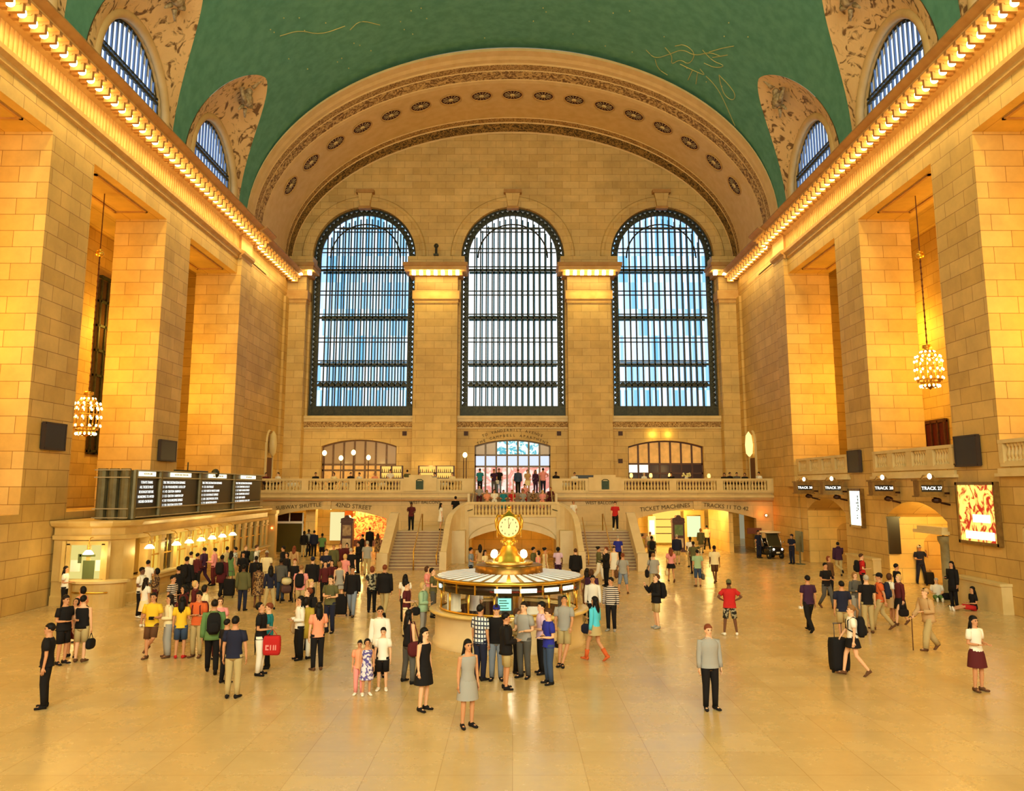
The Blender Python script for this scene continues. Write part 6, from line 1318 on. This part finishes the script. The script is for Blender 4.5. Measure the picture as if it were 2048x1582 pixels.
def bag(kind,px,py,sx,sy,sz,col,lab,cat,rz=0,handle=0.,z=0):
    p=atZ(px,py,z); e=empty(kind,p,math.radians(rz),lab,cat); m=MB(); b0=.06 if handle else 0; rounded(m,(0,0,sz/2+b0),sx/2,sy/2,sz/2,0,.2 if handle else .3,12,bool(handle)); m.build('bag_body' if kind!='suitcase' else 'case_body',cmat(col),e,True)
    if kind=='backpack': m=MB(); rounded(m,(0,-sy*.5,sz*.36),sx*.36,sy*.2,sz*.24); m.build('front_pocket',cmat(col),e,True); m=MB(); m.tube([(-.05,0,sz),(0,0,sz+.06),(.05,0,sz)],.012,5); m.build('carry_loop',cmat(col),e,True)
    if handle: 
        m=MB(); [m.tube([(q*.1,0,sz+b0-.05),(q*.1,0,sz+handle)],.012,5) for q in(-1,1)]; m.tube([(-.12,0,sz+handle),(.12,0,sz+handle)],.018,6); m.build('pull_handle',mat('case_handle',(90,80,76),.4,.5),e,True)
        m=MB(); [m.tube([(q*sx*.4-.02,0,.04),(q*sx*.4+.02,0,.04)],.04,8) for q in(-1,1)]; m.build('case_wheel',BLACK,e)
bag('backpack',1106,1303,.44,.24,.52,'blk','black backpack standing on the floor at the feet of the leaning man','backpack')
bag('suitcase',1680,1345,.46,.3,.78,'blk','tall black suitcase with raised handle beside the girl with the black skirt','suitcase',10,.42)
bag('suitcase',1860,1171,.38,.24,.55,'blk','small black suitcase by the column of the near track gate','suitcase',0,.12)
bag('duffel_bag',1893,1199,.4,.24,.26,'blk','low black bag on the floor beside the seated grey haired person','bag')
# balcony furniture
ch=empty('dining_chair',(0,0,0)); m=MB(); rounded(m,(0,0,.62),.22,.22,.03,0,.3); m.build('seat',WOOD,ch,True); m=MB(); m.box(-.2,.2,.19,.23,.68,1.05); m.build('backrest',WOOD,ch)
for x in(-.18,.18):
    for y in(-.18,.18): m=MB(); m.box(x-.018,x+.018,y-.018,y+.018,0,.6); m.build('leg',WOOD,ch)
first=True
for P,row in NP:
    f=row.split('|'); q=f[0].split()
    if q[9]=='sit':
        o=ch if first else copytree(ch); first=False; o.location=P; o.rotation_euler=(0,0,math.radians(float(q[3])))
        tag(o,'dark wooden bar chair of the '+' '.join(f[1].split(' on the ')[0].split()[:9]),'chair','dining chairs on the balcony')
LPN=['leftmost lit globe lamp post of the balcony restaurant','lit globe lamp post left of centre in the left balcony arch','tall lit globe lamp post in the middle of the left balcony arch','short lit globe lamp post right in the left balcony arch','twin pole lit globe lamp post left of the central balcony doors']
for i,(px,yt,Y) in enumerate(((649,906,61.5),(682,916,63.5),(707,905,61.8),(737,915,63.5),(930,910,62.0))):
    p=atY(px,yt,Y); h=p.z-ZF; p.z=ZF; e=empty('lamp_post',p,0,LPN[i],'lamp','restaurant lamp posts'); m=MB(); m.lathe([(.16,0),(.14,.06),(.04,.1)],10)
    if i==4: [m.tube([(s*.1,0,.05),(s*.1,0,h-.1)],.035,6) for s in(-1,1)]
    else: m.tube([(0,0,.05),(0,0,h-.1)],.035,6)
    m.build('post',WOOD,e,True); m=MB(); m.ball((0,0,h),(.17,.17,.2),10,8); m.build('globe',glow('restaurant_globe',(255,226,150),5.),e,True)
# bar shelves with bottles
for px0,px1,nm,y in ((762,805,'narrow lit back bar shelf at the balcony bar, left unit',64.6),(838,908,'wide lit back bar shelf at the balcony bar, right unit',64.6)):
    a,b=xw(px0,y,930),xw(px1,y,930); e=empty('bar_shelf',((a+b)/2,y,ZF),0,nm,'shelf'); w=(b-a)/2; m=MB(); m.box(-w,w,.12,.16,.3,2.0); m.build('back_panel',glow('bar_back_light',(255,196,96),1.2),e)
    m=MB(); [m.box(-w,w,-.15,.12,z,z+.05) for z in(.5,1.0,1.5,2.0)]; [m.box(x-.05,x+.05,-.15,.14,0,2.05) for x in(-w,0,w)]; m.build('shelf_frame',WOOD,e)
    bt=MB(); bt.lathe([(.0,0),(.035,0),(.035,.18),(.012,.24),(.012,.3),(0,.3)],6)
    n=int(2*w/.16)
    for j,z in enumerate((.55,1.05,1.55)):
        for i in range(n): tag(bt.build('bottle',mat('bottle_%d'%((i+j)%3),((120,60,24),(210,170,90),(70,90,50))[(i+j)%3],.15),None,True,((a+b)/2-w+.12+.155*i,y-.05,ZF+z)),'small bottle on the %s shelf of the %s'%(('lower','middle','upper')[j],'narrow back bar' if w<1 else 'wide back bar'),'bottle','bottles on the %s shelf of the %s back bar'%(('lower','middle','upper')[j],'narrow' if w<1 else 'wide'))
m=MB(); m.box(-2.6,2.6,-.3,.3,0,1.05); m.box(-2.7,2.7,-.38,.38,1.05,1.12); tag(m.build('bar_counter',WOOD,None,False,(xw(835,63.9,935),63.9,ZF)),'long dark wooden bar counter before the lit bottle shelves','counter')
# small shaded lamps and flowers along the right balcony bar
m=MB(); m.box(-3.2,3.2,-.3,.3,0,.9); m.box(-3.3,3.3,-.35,.35,.9,.98); tag(m.build('bar_counter',WOOD,None,False,(xw(1335,62.6,945),62.6,ZF)),'dark bar counter in front of the right balcony arch','counter')
for i,(px,lab) in enumerate(((1262,'small lit candle lamp at the left end of the right balcony bar'),(1301,'small lit candle lamp left of centre on the right balcony bar'),(1339,'small lit candle lamp in the middle of the right balcony bar'),(1417,'small lit candle lamp past the right end of the bar arch'))):
    x=xw(px,62.6,940); e=empty('candle_lamp',(x,62.55,ZF+(.98 if i<3 else 0)),0,lab,'lamp'); m=MB(); m.lathe([(.09,0),(.09,.04),(.03,.06),(.03,.16 if i<3 else 1.1)],8); m.build('base',BRASS,e,True); zz=0 if i<3 else .95; m=MB(); m.lathe([(.1,.15+zz),(.13,.3+zz),(.08,.45+zz),(0,.46+zz)],10); m.build('shade',glow('candle_glow',(255,190,90),4.),e,True)
x=xw(1372,62.6,940); e=empty('flower_vase',(x,62.55,ZF+.98),0,'bright white and yellow flower arrangement on the right balcony bar','flowers'); m=MB(); m.lathe([(.12,0),(.16,.12),(.1,.2)],10); m.build('vase',WHITE,e,True); m=MB(); [m.ball((R.uniform(-.3,.3),R.uniform(-.12,.12),.2+R.uniform(0,.25)),.08,6,4) for _ in range(18)]; m.build('blossoms',mat('yellow_white_blossom',(250,240,170),.6),e,True)
m=MB(); m.box(-1.0,1.0,-.1,.1,0,.42); tag(m.build('dark_cabinet',BLACK,None,False,(xw(1178,61.2,945),61.2,ZF+.86)),'long low black cabinet on a plinth behind the right bronze plaque','cabinet'); m=MB(); m.box(-.9,.9,-.08,.08,0,.86); tag(m.build('plinth',PALE,None,False,(xw(1178,61.2,945),61.2,ZF)),'pale plinth under the long low black cabinet','plinth')
for i,(px,lab) in enumerate(((580,'white clothed table at the left end of the balcony'),(690,'white clothed table below the left balcony arch'),(760,'white clothed table left of the balcony bar'),(885,'white clothed table left of the central doors'),(1130,'white clothed table right of the central doors'))):
    e=empty('dining_table',(xw(px,61.3,940),62.2,ZF),0,lab,'table','restaurant tables'); m=MB(); m.lathe([(.0,.74),(.42,.74),(.42,.7),(.46,.45)],14); m.build('tablecloth',WHITE,e,True); m=MB(); m.lathe([(.24,0),(.05,.05),(.05,.7)],10); m.build('pedestal',WOOD,e,True)
# ================= light =================
WM=(1.,.77,.42); WM2=(1.,.66,.26)
w=bpy.data.worlds.new('world'); SC.world=w; w.use_nodes=True; bg=w.node_tree.nodes['Background']; bg.inputs[0].default_value=(1.,.9,.56,1); bg.inputs[1].default_value=.27
for s in (1,-1):
    light('AREA',(s*(W-.95),39,20.95),1000,(1,.77,.26),.5,48,(0,0,0),name='cornice_lamps_light')
    for y in (49.6,38.5,27.5,16.5): light('POINT',(s*20.6,y,10.5),800,(1,.55,.065),.6,name='chandelier_light'); light('POINT',(s*23.5,y,14),540,(1,.55,.065),.5,name='aisle_light')  # warm bay lights, added also in the far bays where no chandelier hangs
for x in (-6.2,6.2): light('AREA',(x,65.0,20.4),70,(1,.75,.24),3.2,.3,(0,0,0),name='pilaster_lamps_light')
for x in (-12.3,0,12.3): light('AREA',(x,-11,17),5200,(1,.93,.64),8,17,(PI/2,0,0),name='east_window_daylight')
YL=(1,.72,.22)
for x,y,z,e,c in ((-15,62.5,2.9,120,YL),(-11,62.5,2.9,260,YL),(-12,65.5,2.9,200,YL),(10.5,62,2.9,300,YL),(12.5,65.3,2.9,300,YL),(14.2,61.5,2.9,120,YL),(-1.2,58,2.1,90,(1,.55,.1)),(1.6,60.5,2.6,90,(1,.6,.15)),
  (17.5,58.85,2.7,14,(1,.2,.03)),(20.2,38.6,3.3,240,YL),(19.6,36.6,3.2,60,YL),(20.2,48.6,3.3,80,YL)): light('POINT',(x,y,z),e,c,.15,name='passage_light')
for x,y in ((-14.95,35.4),(-14.95,39),(-14.95,41.5),(-14.95,44),(-14.95,45.8)): light('POINT',(x,y,1.95),28,(1,.72,.22),.12,name='ticket_lamp_light')
light('POINT',(-16.4,32.5,1.9),30,(1,.76,.3),.12,name='ticket_lamp_light')
light('POINT',(BC.x,BC.y-1.0,1.75),50,(1,.86,.6),.2,name='booth_light'); light('POINT',(BC.x+.9,BC.y+.4,1.75),40,(1,.86,.6),.2,name='booth_light')
light('POINT',(BC.x,BC.y-1.15,2.75),14,(1,.8,.3),.15,name='clock_globe_light')
for px,py in ((1306,868),(1337,868)): q=atY(px,py,D-.3); light('POINT',q,16,(1,.7,.12),.12,name='bar_wall_light')
q=atY(877,903,D-.4); light('POINT',q,14,(1,.7,.12),.1,name='bar_uplight')
for x in (-14,-11,-6.3): light('POINT',(x,64.2,6.3),70,(1,.7,.22),.25,name='restaurant_light')
light('POINT',(12.5,64.5,6.0),40,(1,.62,.2),.25,name='restaurant_light')
cam=bpy.data.cameras.new('camera'); co=bpy.data.objects.new('camera',cam); COL.objects.link(co); SC.camera=co
cam.sensor_fit='HORIZONTAL'; cam.sensor_width=36; cam.lens=36*FPX/2048; cam.shift_x=-1/2048; cam.shift_y=-79/2048; cam.clip_end=400
co.location=(0,0,HE); co.rotation_euler=(PI/2+TH,0,0)
SC.view_settings.view_transform='Standard'; SC.view_settings.look='None'; SC.view_settings.exposure=.1; SC.view_settings.gamma=1.; SC.view_settings.use_curve_mapping=False

cy=SC.cycles; cy.max_bounces=5; cy.diffuse_bounces=3; cy.glossy_bounces=3; cy.transmission_bounces=2; cy.transparent_max_bounces=6; cy.caustics_reflective=False; cy.caustics_refractive=False; cy.sample_clamp_indirect=5.
cy.use_adaptive_sampling=True; cy.adaptive_threshold=.03; cy.adaptive_min_samples=12
